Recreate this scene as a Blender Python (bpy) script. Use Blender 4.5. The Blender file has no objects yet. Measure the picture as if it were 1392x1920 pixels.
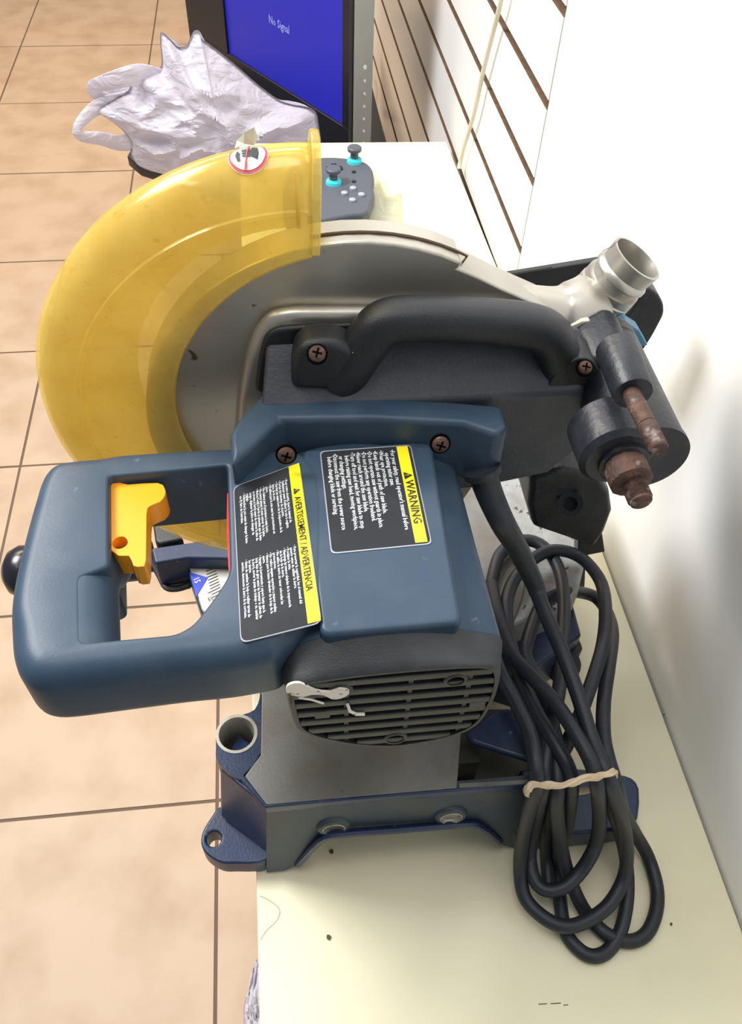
import bpy, bmesh, math, random
from mathutils import Vector, Matrix, noise
random.seed(7)
SC = bpy.context.scene
COL = SC.collection
# ------------------------------------------------------------------ camera
F, CX, CY = 1580.0, 696.0, 960.0
CAMH = 0.66
R = ((0.99383107, -0.06437833, 0.09030634),
     (-0.10735537, -0.76278814, 0.63767474),
     (0.02783217, -0.64343584, -0.76499391))
cam = bpy.data.cameras.new('camera')
camo = bpy.data.objects.new('camera', cam)
COL.objects.link(camo)
camo.matrix_world = Matrix(((R[0][0], -R[0][1], -R[0][2], 0), (R[1][0], -R[1][1], -R[1][2], 0),
                            (R[2][0], -R[2][1], -R[2][2], CAMH), (0, 0, 0, 1)))
cam.sensor_fit = 'HORIZONTAL'; cam.sensor_width = 36; cam.lens = F / 1392 * 36
cam.clip_start = 0.01; cam.clip_end = 50
SC.camera = camo
# ------------------------------------------------------------------ light
SC.view_settings.view_transform = 'Standard'; SC.view_settings.look = 'None'
SC.view_settings.gamma = 1; SC.view_settings.use_curve_mapping = False
SC.view_settings.exposure = 0.08
wd = bpy.data.worlds.new('shop_light'); SC.world = wd; wd.use_nodes = True
wd.node_tree.nodes['Background'].inputs[0].default_value = (0.86, 0.93, 1.0, 1)
wd.node_tree.nodes['Background'].inputs[1].default_value = 0.24

def area(name, loc, target, sx, sy, power, color):
    l = bpy.data.lights.new(name, 'AREA'); l.shape = 'RECTANGLE'; l.size = sx; l.size_y = sy
    l.energy = power; l.color = color
    o = bpy.data.objects.new(name, l); COL.objects.link(o); o.location = loc
    o.rotation_euler = (Vector(target) - Vector(loc)).to_track_quat('-Z', 'Y').to_euler()
    return o
area('ceiling_lamp', (-1.0, 1.05, 1.55), (0.2, 0.6, 0.1), 0.8, 0.55, 42, (0.98, 0.99, 1.0))
area('ceiling_lamp', (-0.15, 0.15, 1.85), (0.1, 0.25, 0.0), 0.7, 0.5, 8.5, (1, 1, 0.98))
area('ceiling_lamp', (0.0, 1.5, 1.75), (0.2, 0.9, 0.1), 0.5, 0.12, 8, (1, 1, 1))
area('ceiling_lamp', (-1.1, 0.5, 1.9), (-0.6, 0.6, -0.8), 1.3, 0.10, 5, (1, 0.92, 0.84))
area('ceiling_lamp', (-1.35, 1.1, 1.9), (-0.7, 1.0, -0.8), 1.3, 0.10, 5, (1, 0.92, 0.84))
area('ceiling_lamp', (-1.2, 3.3, 1.9), (-0.6, 3.0, -0.8), 1.6, 0.6, 62, (1, 0.78, 0.55))

# ------------------------------------------------------------------ helpers
def W(px, py, x=None, y=None, z=None):
    """point of the place seen at a photo pixel, on a plane x=, y= or z= of the place"""
    c = (px - CX, py - CY, F)
    d = [sum(R[i][k] * c[k] for k in range(3)) for i in range(3)]
    if x is not None: t = x / d[0]
    elif y is not None: t = y / d[1]
    else: t = (z - CAMH) / d[2]
    return Vector((d[0] * t, d[1] * t, CAMH + d[2] * t))

def link(o, parent=None):
    COL.objects.link(o)
    if parent is not None: o.parent = parent
    return o

def finish(name, me, m, parent=None, bev=0, seg=3, smooth=True, sub=0, ang=30, solid=0):
    if isinstance(m, (list, tuple)):
        for k in m: me.materials.append(k)
    elif m: me.materials.append(m)
    o = link(bpy.data.objects.new(name, me), parent)
    if smooth:
        for p in me.polygons: p.use_smooth = True
    if solid:
        s = o.modifiers.new('s', 'SOLIDIFY'); s.thickness = solid; s.offset = 0
    if bev:
        b = o.modifiers.new('b', 'BEVEL'); b.width = bev; b.segments = seg
        b.limit_method = 'ANGLE'; b.angle_limit = math.radians(ang); b.harden_normals = False
        w = o.modifiers.new('w', 'WEIGHTED_NORMAL'); w.keep_sharp = True
    if sub:
        s = o.modifiers.new('u', 'SUBSURF'); s.levels = sub; s.render_levels = sub
    if smooth and not sub and not bev:
        me.set_sharp_from_angle(angle=math.radians(42))
    return o

def raw(name, verts, faces, m, parent=None, **k):
    me = bpy.data.meshes.new(name); me.from_pydata([tuple(v) for v in verts], [], faces)
    bm = bmesh.new(); bm.from_mesh(me); bmesh.ops.recalc_face_normals(bm, faces=bm.faces); bm.to_mesh(me); bm.free()
    return finish(name, me, m, parent, **k)

def prism(name, A, off, m, parent=None, holes=(), B=None, **k):
    """solid between the planar outline A and its copy moved by off (or outline B)"""
    off = Vector(off) if off is not None else None
    bm = bmesh.new()
    loops = [list(A)] + [list(h) for h in holes]
    others = [list(B)] if B is not None else None
    tops, bots = [], []
    for i, L in enumerate(loops):
        t = [bm.verts.new(p) for p in L]
        b = [bm.verts.new(others[i][j] if others else Vector(p) + off) for j, p in enumerate(L)]
        tops.append(t); bots.append(b)
        n = len(L)
        for j in range(n): bm.faces.new((t[j], t[(j + 1) % n], b[(j + 1) % n], b[j]))
    for S in (tops, bots):
        if len(S) == 1: bm.faces.new(S[0])
        else:
            es = []
            for L in S:
                for j in range(len(L)): es.append(bm.edges.get((L[j], L[(j + 1) % len(L)])))
            r = bmesh.ops.triangle_fill(bm, use_beauty=True, use_dissolve=True, edges=es)
    bmesh.ops.recalc_face_normals(bm, faces=bm.faces)
    me = bpy.data.meshes.new(name); bm.to_mesh(me); bm.free()
    return finish(name, me, m, parent, **k)

def smoothloop(P, n=4, closed=True):
    """Catmull-Rom through points"""
    P = [Vector(p) for p in P]; out = []; N = len(P)
    for i in range(N if closed else N - 1):
        if closed: a, b, c, d = P[i - 1], P[i], P[(i + 1) % N], P[(i + 2) % N]
        else: a, b, c, d = P[max(i - 1, 0)], P[i], P[i + 1], P[min(i + 2, N - 1)]
        for k in range(n):
            t = k / n
            out.append(0.5 * ((2 * b) + (c - a) * t + (2 * a - 5 * b + 4 * c - d) * t * t + (3 * b - a - 3 * c + d) * t ** 3))
    if not closed: out.append(P[-1])
    return out

def roundpoly(P, r, n=4):
    """round the corners of a planar polygon"""
    P = [Vector(p) for p in P]; out = []; N = len(P)
    for i in range(N):
        a, b, c = P[i - 1], P[i], P[(i + 1) % N]
        rr = min(r if not isinstance(r, (list, tuple)) else r[i], (a - b).length * .45, (c - b).length * .45)
        p0 = b + (a - b).normalized() * rr; p1 = b + (c - b).normalized() * rr
        for k in range(n + 1):
            t = k / n; out.append(p0 * (1 - t) ** 2 + b * 2 * t * (1 - t) + p1 * t * t)
    return out

def circ(c, r, n=24, axis='y', a0=0, a1=360, full=True):
    out = []
    for i in range(n if full else n + 1):
        a = math.radians(a0 + (a1 - a0) * i / n)
        u, v = r * math.cos(a), r * math.sin(a)
        c = Vector(c)
        out.append(c + (Vector((u, 0, v)) if axis == 'y' else Vector((u, v, 0)) if axis == 'z' else Vector((0, u, v))))
    return out

def lathe(name, p0, p1, prof, m, parent=None, n=32, capped=True, **k):
    """prof: (t along p0->p1 in metres, radius)"""
    p0 = Vector(p0); ax = (Vector(p1) - p0).normalized()
    u = ax.orthogonal().normalized(); v = ax.cross(u)
    V = []; Fc = []
    for t, r in prof:
        for i in range(n):
            a = 2 * math.pi * i / n
            V.append(p0 + ax * t + (u * math.cos(a) + v * math.sin(a)) * max(r, 1e-5))
    for j in range(len(prof) - 1):
        for i in range(n):
            i2 = (i + 1) % n
            Fc.append((j * n + i, j * n + i2, (j + 1) * n + i2, (j + 1) * n + i))
    if capped:
        Fc.append(tuple(range(n))); Fc.append(tuple((len(prof) - 1) * n + i for i in range(n)))
    return raw(name, V, Fc, m, parent, **k)

def sweepgeo(path, ra, rb=None, n=12, up=None, power=2.0, closed=False):
    path = [Vector(p) for p in path]; V = []; Fc = []; N = len(path)
    prev = None
    for i, p in enumerate(path):
        if closed: t = path[(i + 1) % N] - path[i - 1]
        else: t = path[min(i + 1, N - 1)] - path[max(i - 1, 0)]
        t.normalize()
        if up is not None: b = Vector(up)
        elif prev is None: b = t.orthogonal()
        else: b = prev
        b = (b - t * b.dot(t)).normalized(); prev = b
        c = t.cross(b)
        A = ra[i] if isinstance(ra, (list, tuple)) else ra
        B = A if rb is None else (rb[i] if isinstance(rb, (list, tuple)) else rb)
        for k in range(n):
            a = 2 * math.pi * k / n; cu, su = math.cos(a), math.sin(a)
            cu = math.copysign(abs(cu) ** (2 / power), cu); su = math.copysign(abs(su) ** (2 / power), su)
            V.append(p + b * cu * B + c * su * A)
    for i in range(N if closed else N - 1):
        for k in range(n):
            k2 = (k + 1) % n; j = (i + 1) % N
            Fc.append((i * n + k, i * n + k2, j * n + k2, j * n + k))
    if not closed: Fc.append(tuple(range(n))); Fc.append(tuple((N - 1) * n + k for k in range(n)))
    return V, Fc

def sweep(name, path, ra, m, parent=None, rb=None, n=14, up=None, power=2.0, closed=False, **k):
    V, Fc = sweepgeo(path, ra, rb, n, up, power, closed)
    return raw(name, V, Fc, m, parent, **k)

def boxm(name, lo, hi, m, parent=None, bev=0, **k):
    lo, hi = Vector(lo), Vector(hi)
    A = [Vector((lo.x, lo.y, lo.z)), Vector((hi.x, lo.y, lo.z)), Vector((hi.x, hi.y, lo.z)), Vector((lo.x, hi.y, lo.z))]
    return prism(name, A, (0, 0, hi.z - lo.z), m, parent, bev=bev, smooth=bev > 0, **k)

def thing(name, label, cat, loc=(0, 0, 0), group=None):
    o = bpy.data.objects.new(name, None); COL.objects.link(o); o.location = loc
    o.empty_display_size = .05
    o['label'] = label; o['category'] = cat
    if group: o['group'] = group
    bpy.context.view_layer.update()
    return o

def adopt(o):
    """keep world placement of children built in world coordinates"""
    o.matrix_parent_inverse = o.parent.matrix_world.inverted()
    for c in o.children: pass

def tag(o, label, cat, group=None):
    o['label'] = label; o['category'] = cat
    if group: o['group'] = group
    return o

def struct(o):
    o['kind'] = 'structure'; return o

# ------------------------------------------------------------------ materials
def mat(name, col, rough=.5, metal=0., col2=None, scale=8., mix=(.45, .7), bump=0., bscale=200., spots=None, sscale=60., sthr=(.68, .72), spec=.5, coat=0., detail=6):
    m = bpy.data.materials.new(name); m.use_nodes = True
    nt = m.node_tree; b = nt.nodes['Principled BSDF']
    b.inputs['Base Color'].default_value = (*col, 1); b.inputs['Roughness'].default_value = rough
    b.inputs['Metallic'].default_value = metal; b.inputs['Specular IOR Level'].default_value = spec
    b.inputs['Coat Weight'].default_value = coat
    tc = nt.nodes.new('ShaderNodeNewGeometry')
    src = None
    def nz(s, lo, hi, det=detail):
        n = nt.nodes.new('ShaderNodeTexNoise'); n.inputs['Scale'].default_value = s; n.inputs['Detail'].default_value = det
        nt.links.new(tc.outputs['Position'], n.inputs['Vector'])
        r = nt.nodes.new('ShaderNodeMapRange'); r.inputs[1].default_value = lo; r.inputs[2].default_value = hi
        nt.links.new(n.outputs[0], r.inputs[0]); return n, r
    if col2:
        n, r = nz(scale, *mix)
        mx = nt.nodes.new('ShaderNodeMix'); mx.data_type = 'RGBA'
        mx.inputs[6].default_value = (*col, 1); mx.inputs[7].default_value = (*col2, 1)
        nt.links.new(r.outputs[0], mx.inputs[0]); src = mx.outputs[2]
    if spots:
        n, r = nz(sscale, *sthr, det=3)
        mx = nt.nodes.new('ShaderNodeMix'); mx.data_type = 'RGBA'
        mx.inputs[6].default_value = (*col, 1); mx.inputs[7].default_value = (*spots, 1)
        if src: nt.links.new(src, mx.inputs[6])
        nt.links.new(r.outputs[0], mx.inputs[0]); src = mx.outputs[2]
    if src: nt.links.new(src, b.inputs['Base Color'])
    if bump:
        n, r = nz(bscale, 0, 1, 4); bp = nt.nodes.new('ShaderNodeBump'); bp.inputs['Strength'].default_value = bump
        bp.inputs['Distance'].default_value = .002
        nt.links.new(n.outputs[0], bp.inputs['Height']); nt.links.new(bp.outputs[0], b.inputs['Normal'])
    return m

M = {}
M['blue'] = mat('blue_plastic', (.032, .058, .094), .42, col2=(.046, .073, .106), scale=30, bump=.05, bscale=900, spots=(.13, .17, .22), sscale=75, sthr=(.70, .80), spec=.35)
M['blue2'] = mat('blue_paint', (.012, .026, .075), .36, col2=(.022, .038, .08), scale=40, bump=.1, bscale=500, spots=(.12, .15, .24), sscale=110, sthr=(.70, .78))
M['endpaint'] = mat('dusty_blue_paint', (.034, .052, .074), .5, col2=(.052, .062, .065), scale=25, bump=.15, bscale=900)
M['blk'] = mat('black_plastic', (.014, .016, .02), .42, bump=.2, bscale=1300, spots=(.55, .57, .6), sscale=150, sthr=(.775, .79))
M['cap'] = mat('cap_plastic', (.013, .015, .017), .45, col2=(.022, .025, .03), scale=60, bump=.1, bscale=1200)
M['iron'] = mat('black_cast', (.012, .014, .02), .4, col2=(.026, .028, .034), scale=50, bump=.2, bscale=260, spots=(.075, .055, .03), sscale=45, sthr=(.64, .78), spec=.4)
M['rust'] = mat('rust', (.07, .038, .028), .7, col2=(.13, .062, .042), scale=160, metal=.2, bump=.5, bscale=500, spots=(.3, .26, .24), sscale=120, sthr=(.6, .75))
M['rust2'] = mat('dark_rust', (.035, .028, .024), .5, col2=(.16, .07, .04), scale=70, mix=(.5, .75), bump=.3, bscale=400)
M['silver'] = mat('silver_paint', (.50, .475, .42), .36, .72, col2=(.43, .41, .355), scale=22, bump=.04, bscale=500, spots=(.16, .1, .05), sscale=70, sthr=(.72, .76))
M['seam'] = mat('rusty_seam', (.10, .06, .035), .7)
M['alu'] = mat('worn_shaded_aluminium', (.20, .20, .185), .5, .4, col2=(.16, .14, .115), scale=28, bump=.08, bscale=500, spots=(.12, .11, .1), sscale=220, sthr=(.70, .76))  # worn grey, darkened to carry the motor's shade on the table
M['cast'] = mat('rough_cast_aluminium', (.36, .365, .36), .5, .35, col2=(.25, .25, .235), scale=35, bump=.3, bscale=300, spots=(.07, .06, .05), sscale=110, sthr=(.64, .70))
M['dark'] = mat('dark_hollow', (.004, .004, .004), .9, spec=0)
M['olive'] = mat('dark_olive_casting', (.05, .05, .038), .6, col2=(.07, .065, .05), scale=40)  # dark olive tone of the recess floor and base core
M['yel'] = mat('trigger_yellow', (.93, .37, .010), .28, coat=.2)
M['stripe'] = mat('stripe_yellow', (.93, .76, .012), .4)
M['label'] = mat('label_black', (.02, .022, .027), .6, col2=(.03, .033, .04), scale=30, spec=.25)
M['white'] = mat('print_white', (.8, .82, .82), .5)
M['pblack'] = mat('print_black', (.015, .015, .015), .5)
M['red'] = mat('red_plate', (.62, .035, .03), .35)
M['redp'] = mat('print_red', (.72, .08, .09), .5)
M['cord'] = mat('cord_rubber', (.012, .015, .022), .5, bump=.1, bscale=700, spots=(.4, .42, .45), sscale=110, sthr=(.80, .82))
M['band'] = mat('rubber_band', (.66, .52, .34), .6, col2=(.52, .38, .23), scale=120)
M['knob'] = mat('knob_black', (.012, .012, .016), .25)
M['counter'] = mat('cream_laminate', (.80, .75, .535), .42, col2=(.76, .70, .49), scale=9, bump=.03, bscale=600, spots=(.40, .33, .22), sscale=42, sthr=(.80, .82))
M['cedge'] = mat('cream_edge', (.7, .66, .52), .5)
M['wall'] = mat('white_laminate', (.84, .84, .835), .3, bump=.05, bscale=3, col2=(.81, .81, .80), scale=5)
M['armp'] = mat('arm_paint', (.042, .047, .06), .42, col2=(.06, .066, .078), scale=40, bump=.15, bscale=400, spots=(.4, .42, .45), sscale=170, sthr=(.77, .79))
M['slot'] = mat('slot_fibreboard', (.12, .07, .04), .85, col2=(.17, .105, .06), scale=80)
M['tile'] = mat('beige_tile', (.58, .44, .32), .55, col2=(.47, .335, .225), scale=9, mix=(.42, .72), bump=.03, bscale=90)
M['grout'] = mat('grout', (.17, .12, .085), .9)
M['smear'] = mat('white_paint_smear', (.74, .69, .62), .5, spots=(.05, .04, .04), sscale=160, sthr=(.64, .68))
M['bluefleck'] = mat('pale_blue_facet', (.05, .2, .34), .45, col2=(.1, .22, .3), scale=60)
M['cream'] = mat('cream_block', (.62, .61, .45), .6)
M['tvb'] = mat('tv_black', (.012, .012, .016), .3)
M['tvs'] = mat('tv_grey_side', (.32, .32, .3), .5)
M['btn'] = mat('button_white', (.7, .7, .68), .4)
M['pad'] = mat('gamepad_grey', (.085, .095, .115), .5)
M['teal'] = mat('teal_ring', (.05, .62, .68), .35)
M['padb'] = mat('gamepad_button', (.34, .36, .4), .35)
M['cable'] = mat('beige_cable', (.66, .60, .48), .6)
M['strap'] = mat('beige_strap', (.42, .30, .22), .7, col2=(.5, .38, .3), scale=30)
M['sock'] = mat('socket_metal', (.42, .40, .34), .4, .5, col2=(.28, .26, .22), scale=90)

def guard_mat():
    m = bpy.data.materials.new('yellow_guard'); m.use_nodes = True; nt = m.node_tree
    b = nt.nodes['Principled BSDF']; out = nt.nodes['Material Output']
    g = nt.nodes.new('ShaderNodeNewGeometry')
    n = nt.nodes.new('ShaderNodeTexNoise'); n.inputs['Scale'].default_value = 34; n.inputs['Detail'].default_value = 8
    nt.links.new(g.outputs['Position'], n.inputs['Vector'])
    cr = nt.nodes.new('ShaderNodeValToRGB')
    cr.color_ramp.elements[0].position = .3; cr.color_ramp.elements[0].color = (.86, .735, .29, 1)
    cr.color_ramp.elements[1].position = .72; cr.color_ramp.elements[1].color = (.74, .58, .18, 1)
    nt.links.new(n.outputs[0], cr.inputs[0])
    n2 = nt.nodes.new('ShaderNodeTexNoise'); n2.inputs['Scale'].default_value = 190; n2.inputs['Detail'].default_value = 5
    nt.links.new(g.outputs['Position'], n2.inputs['Vector'])
    mr = nt.nodes.new('ShaderNodeMapRange'); mr.inputs[1].default_value = .60; mr.inputs[2].default_value = .78; mr.inputs[4].default_value = .55
    nt.links.new(n2.outputs[0], mr.inputs[0])
    mx = nt.nodes.new('ShaderNodeMix'); mx.data_type = 'RGBA'; mx.inputs[7].default_value = (.34, .22, .05, 1)
    nt.links.new(mr.outputs[0], mx.inputs[0]); nt.links.new(cr.outputs[0], mx.inputs[6]); nt.links.new(mx.outputs[2], b.inputs['Base Color'])
    b.inputs['Roughness'].default_value = .2; b.inputs['Coat Weight'].default_value = .9; b.inputs['Coat Roughness'].default_value = .06
    tl = nt.nodes.new('ShaderNodeBsdfTranslucent'); nt.links.new(cr.outputs[0], tl.inputs[0])
    tr = nt.nodes.new('ShaderNodeBsdfTransparent'); tr.inputs[0].default_value = (1, .92, .55, 1)
    m1 = nt.nodes.new('ShaderNodeMixShader'); m1.inputs[0].default_value = .35
    nt.links.new(b.outputs[0], m1.inputs[1]); nt.links.new(tl.outputs[0], m1.inputs[2])
    m2 = nt.nodes.new('ShaderNodeMixShader'); m2.inputs[0].default_value = .54
    nt.links.new(m1.outputs[0], m2.inputs[1]); nt.links.new(tr.outputs[0], m2.inputs[2])
    nt.links.new(m2.outputs[0], out.inputs[0]); return m
M['guard'] = guard_mat()

def film(name, col, trans, tcol, rough=.3):
    m = bpy.data.materials.new(name); m.use_nodes = True; nt = m.node_tree
    b = nt.nodes['Principled BSDF']; out = nt.nodes['Material Output']
    b.inputs['Base Color'].default_value = (*col, 1); b.inputs['Roughness'].default_value = rough
    tl = nt.nodes.new('ShaderNodeBsdfTranslucent'); tl.inputs[0].default_value = (*col, 1)
    tr = nt.nodes.new('ShaderNodeBsdfTransparent'); tr.inputs[0].default_value = (*tcol, 1)
    g_ = nt.nodes.new('ShaderNodeNewGeometry'); mp = nt.nodes.new('ShaderNodeMapping'); mp.inputs['Scale'].default_value = (18, 30, 45); mp.inputs['Rotation'].default_value = (0, .5, 0)
    nz_ = nt.nodes.new('ShaderNodeTexNoise'); nz_.inputs['Scale'].default_value = 1.0; nz_.inputs['Detail'].default_value = 3; nz_.inputs['Distortion'].default_value = 1.5
    nt.links.new(g_.outputs['Position'], mp.inputs[0]); nt.links.new(mp.outputs[0], nz_.inputs['Vector'])
    bp_ = nt.nodes.new('ShaderNodeBump'); bp_.inputs['Strength'].default_value = .6; bp_.inputs['Distance'].default_value = .012
    nt.links.new(nz_.outputs[0], bp_.inputs['Height']); nt.links.new(bp_.outputs[0], b.inputs['Normal'])
    m1 = nt.nodes.new('ShaderNodeMixShader'); m1.inputs[0].default_value = .4
    nt.links.new(b.outputs[0], m1.inputs[1]); nt.links.new(tl.outputs[0], m1.inputs[2])
    m2 = nt.nodes.new('ShaderNodeMixShader'); m2.inputs[0].default_value = trans
    nt.links.new(m1.outputs[0], m2.inputs[1]); nt.links.new(tr.outputs[0], m2.inputs[2])
    nt.links.new(m2.outputs[0], out.inputs[0]); return m
M['bag'] = film('bag_film', (.79, .76, .83), .12, (.95, .93, .97), .35)
M['baggie'] = film('clear_pouch', (.85, .87, .82), .65, (.96, .97, .92), .15)

def emis(name, col, s):
    m = bpy.data.materials.new(name); m.use_nodes = True; b = m.node_tree.nodes['Principled BSDF']
    b.inputs['Base Color'].default_value = (*col, 1); b.inputs['Emission Color'].default_value = (*col, 1)
    b.inputs['Emission Strength'].default_value = s; b.inputs['Roughness'].default_value = .4
    return m
M['screen'] = emis('lit_blue_screen', (.012, .013, .27), .6)
M['screentext'] = emis('screen_text', (.2, .22, .5), .6)

# ------------------------------------------------------------------ text
def textmesh(s, size=1.0):
    c = bpy.data.curves.new('t', 'FONT'); c.body = s; c.size = size; c.resolution_u = 1
    c.fill_mode = 'FRONT'; c.offset = .012
    o = bpy.data.objects.new('t', c); COL.objects.link(o)
    bpy.context.view_layer.update()
    me = o.evaluated_get(bpy.context.evaluated_depsgraph_get()).to_mesh()
    V = [v.co.copy() for v in me.vertices]; P = [tuple(p.vertices) for p in me.polygons]
    o.to_mesh_clear() if hasattr(o, 'to_mesh_clear') else None
    bpy.data.objects.remove(o); bpy.data.curves.remove(c)
    return V, P

class Quad:
    """flat label: q(u,v) maps the label's own coordinates onto its surface; n lifts off it"""
    def __init__(s, p00, p10, p01, p11):
        s.p = [Vector(p) for p in (p00, p10, p01, p11)]
        s.n = (s.p[1] - s.p[0]).cross(s.p[0] - s.p[2]).normalized()
        s.w = (s.p[1] - s.p[0]).length; s.h = (s.p[2] - s.p[0]).length
    def q(s, u, v, d=0):
        a, b, c, e = s.p
        return (a * (1 - u) + b * u) * (1 - v) + (c * (1 - u) + e * u) * v + s.n * d
    def rect(s, name, u0, v0, u1, v1, d, m, parent, r=0):
        P = [s.q(u0, v0, d), s.q(u1, v0, d), s.q(u1, v1, d), s.q(u0, v1, d)]
        if r: P = roundpoly(P, r)
        return prism(name, P, s.n * -.0006, m, parent, smooth=False)
    def text(s, name, lines, m, parent, d=.0004):
        """lines: (string, u, v baseline, size in v units, stretch)"""
        V = []; Fc = []
        for st, u, v, size, sx in lines:
            v0, p0 = textmesh(st)
            k = len(V)
            for c in v0: V.append(s.q(u + c.x * size * sx * s.h / s.w, v - c.y * size, d))
            Fc += [tuple(k + i for i in p) for p in p0]
        return raw(name, V, Fc, m, parent, smooth=False)

# ================================================================== SETTING
fl = struct(boxm('floor', (-3.0, -.6, -.85), (.29, 5.6, -.8015), M['grout']))
def tilemesh(w, d):
    bm = bmesh.new(); bmesh.ops.create_cube(bm, size=1)
    for v in bm.verts: v.co = Vector((v.co.x * w, v.co.y * d, v.co.z * .006))
    me = bpy.data.meshes.new('floor_tile'); bm.to_mesh(me); bm.free(); me.materials.append(M['tile']); return me
g = .006
tm1 = tilemesh(.463 - g, .4205 - g); tm2 = tilemesh(.53 - g, .52 - g)
def tiles(me, xs, ys, w, d):
    for x in xs:
        for y in ys:
            o = link(bpy.data.objects.new('floor_tile', me), fl); o.location = (x + w / 2, y + d / 2, -.803 + random.uniform(-.0003, .0003))
tiles(tm1, [-.167 + .463 * i for i in range(-5, 1)], [.584 + .4205 * j for j in range(-2, 4)], .463, .4205)
tiles(tm2, [-.467 + .53 * i for i in range(-4, 2)], [2.266 + .52 * j for j in range(0, 6)], .53, .52)

def wx(y): return .3005 - .0085 * (y - .9)
def wallprism(name, y0, y1, z0, z1, t0, t1, m, parent, **k):
    A = [Vector((wx(y0) + t0, y0, z0)), Vector((wx(y1) + t0, y1, z0)), Vector((wx(y1) + t1, y1, z0)), Vector((wx(y0) + t1, y0, z0))]
    return prism(name, A, (0, 0, z1 - z0), m, parent, smooth=False, **k)
wall = struct(wallprism('wall_right', -.6, 5.6, -.8, 1.25, .012, .05, M['slot'], None))
slots = [.95, .86, .77, .70, .607, .519, .431, .343, .251, .163, .073, -.012, -.1, -.19, -.28, -.37, -.46, -.55, -.64, -.73]
edges = [1.25] + slots + [-.8]
for a, b in zip(edges[:-1], edges[1:]):
    o = wallprism('wall_slat', .897, 5.6, b + .0052, a - .0052, 0, .0125, [M['wall'], M['slot']], wall)
    for p in o.data.polygons:
        if abs(p.normal.z) > .9: p.material_index = 1
wallprism('wall_panel', -.6, .893, -.8, 1.25, 0, .0125, M['wall'], wall)
struct(wallprism('wall_back', 5.55, 5.6, -.8, 1.25, -3.4, 0, M['wall'], None))

# counter
ct = thing('counter', 'long cream laminate counter under the saw, against the white slatwall', 'counter', (0.13, .6, -.8))
def CP(x, y, z): return Vector((x, y, z))
top = [CP(-.0445, -.25, 0), CP(.3085, -.25, 0), CP(.2985, .9, 0), CP(.285, 1.326, 0), CP(-.05, 1.337, 0), CP(-.0465, .355, 0)]
o = prism('countertop', top, (0, 0, -.03), M['counter'], ct, bev=.0012, seg=2, smooth=False); adopt(o)
o = boxm('cabinet', (-.03, -.24, -.8), (.28, 1.31, -.03), M['cedge'], ct); adopt(o)
# peeled corner scar and marks on the laminate
scar = smoothloop([W(488, 1680, z=.0), W(505, 1688, z=0), W(524, 1705, z=0), W(520, 1725, z=0), W(500, 1745, z=0), W(489, 1762, z=0)], 4, False)
V, Fc = sweepgeo(scar, .0003, .0003, 5)
o = raw('laminate_crack', V, Fc, mat('crack_line', (.42, .36, .22), .8), ct); adopt(o)
for (x, y, r) in ((616, 1758, .0021), (1259, 1733, .0011), (1245, 1340, .0008), (622, 1597, .0016)):
    p = W(x, y, z=0)
    pts = [p + Vector((math.cos(a) * r * random.uniform(.6, 1.3), math.sin(a) * r * random.uniform(.6, 1.3), .0001)) for a in [k * 1.05 for k in range(6)]]
    tag(prism('crumb', pts, (0, 0, .0008), M['seam'], None), {616: 'small brown crumb on the cream counter below the saw base', 1259: 'tiny dark crumb on the counter right of the cord loops', 1245: 'tiny speck on the counter beside the wall', 622: 'small brown fleck just under the saw base edge'}[x], 'crumb')

for (x0, x1, y) in ((1010, 1026, 1883), (1033, 1052, 1882), (1057, 1066, 1885)):
    a = W(x0, y, z=0); b = W(x1, y - 1, z=0)
    adopt(prism('scuff_mark', [a + Vector((0, -.0003, .0001)), b + Vector((0, -.0003, .0001)), b + Vector((0, .0003, .0001)), a + Vector((0, .0003, .0001))], (0, 0, .0001), M['seam'], ct, smooth=False))
# ================================================================== MITER SAW
saw = thing('miter_saw', 'blue compound miter saw with yellow blade guard standing on the cream counter', 'power saw', (.06, .40, 0))
def S(o): adopt(o); return o
BZ = .11
# ---- base end, feet
def PZ(pts, z): return [W(a, b, z=z) for a, b in pts]
def PY(pts, y): return [W(a, b, y=y) for a, b in pts]
# near end wall of the base (profile in x-z, draft toward the camera)
yt, yb = .2125, .2035
topL, topR = W(500, 1511, z=BZ), W(1010, 1468, z=BZ)
def endpt(px, py, y): return W(px, py, y=y)
prof = [(500, 1511), (760, 1490), (1010, 1468), (1130, 1462), (1130, 1588), (1060, 1589), (962, 1589), (935, 1583), (900, 1556), (870, 1551), (740, 1561), (640, 1569), (603, 1580), (560, 1622), (535, 1632), (500, 1636)]
A = []; B = []
for (a, b) in prof:
    # the end wall leans: interpolate its depth by height
    p = W(a, b, y=.216)
    t = min(max(p.z / BZ, 0), 1); yy = yb + (yt - yb) * t
    for _ in range(4):
        p = W(a, b, y=yy); t = min(max(p.z / BZ, 0), 1); yy = yb + (yt - yb) * t
    p.z = max(p.z, .0005)
    A.append(p); B.append(p + Vector((0, .012, 0)))
A[0] = W(500, 1511, z=BZ); A[1] = W(760, 1490, z=BZ); A[2] = W(1010, 1468, z=BZ); A[3] = Vector((.19, A[2].y, BZ * .45)); A[4] = Vector((.19, yb, .0005))
B = [p + Vector((0, .006, 0)) for p in A]
S(prism('base_end', A, None, M['endpaint'], saw, B=B, bev=.0018, seg=2))
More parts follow.
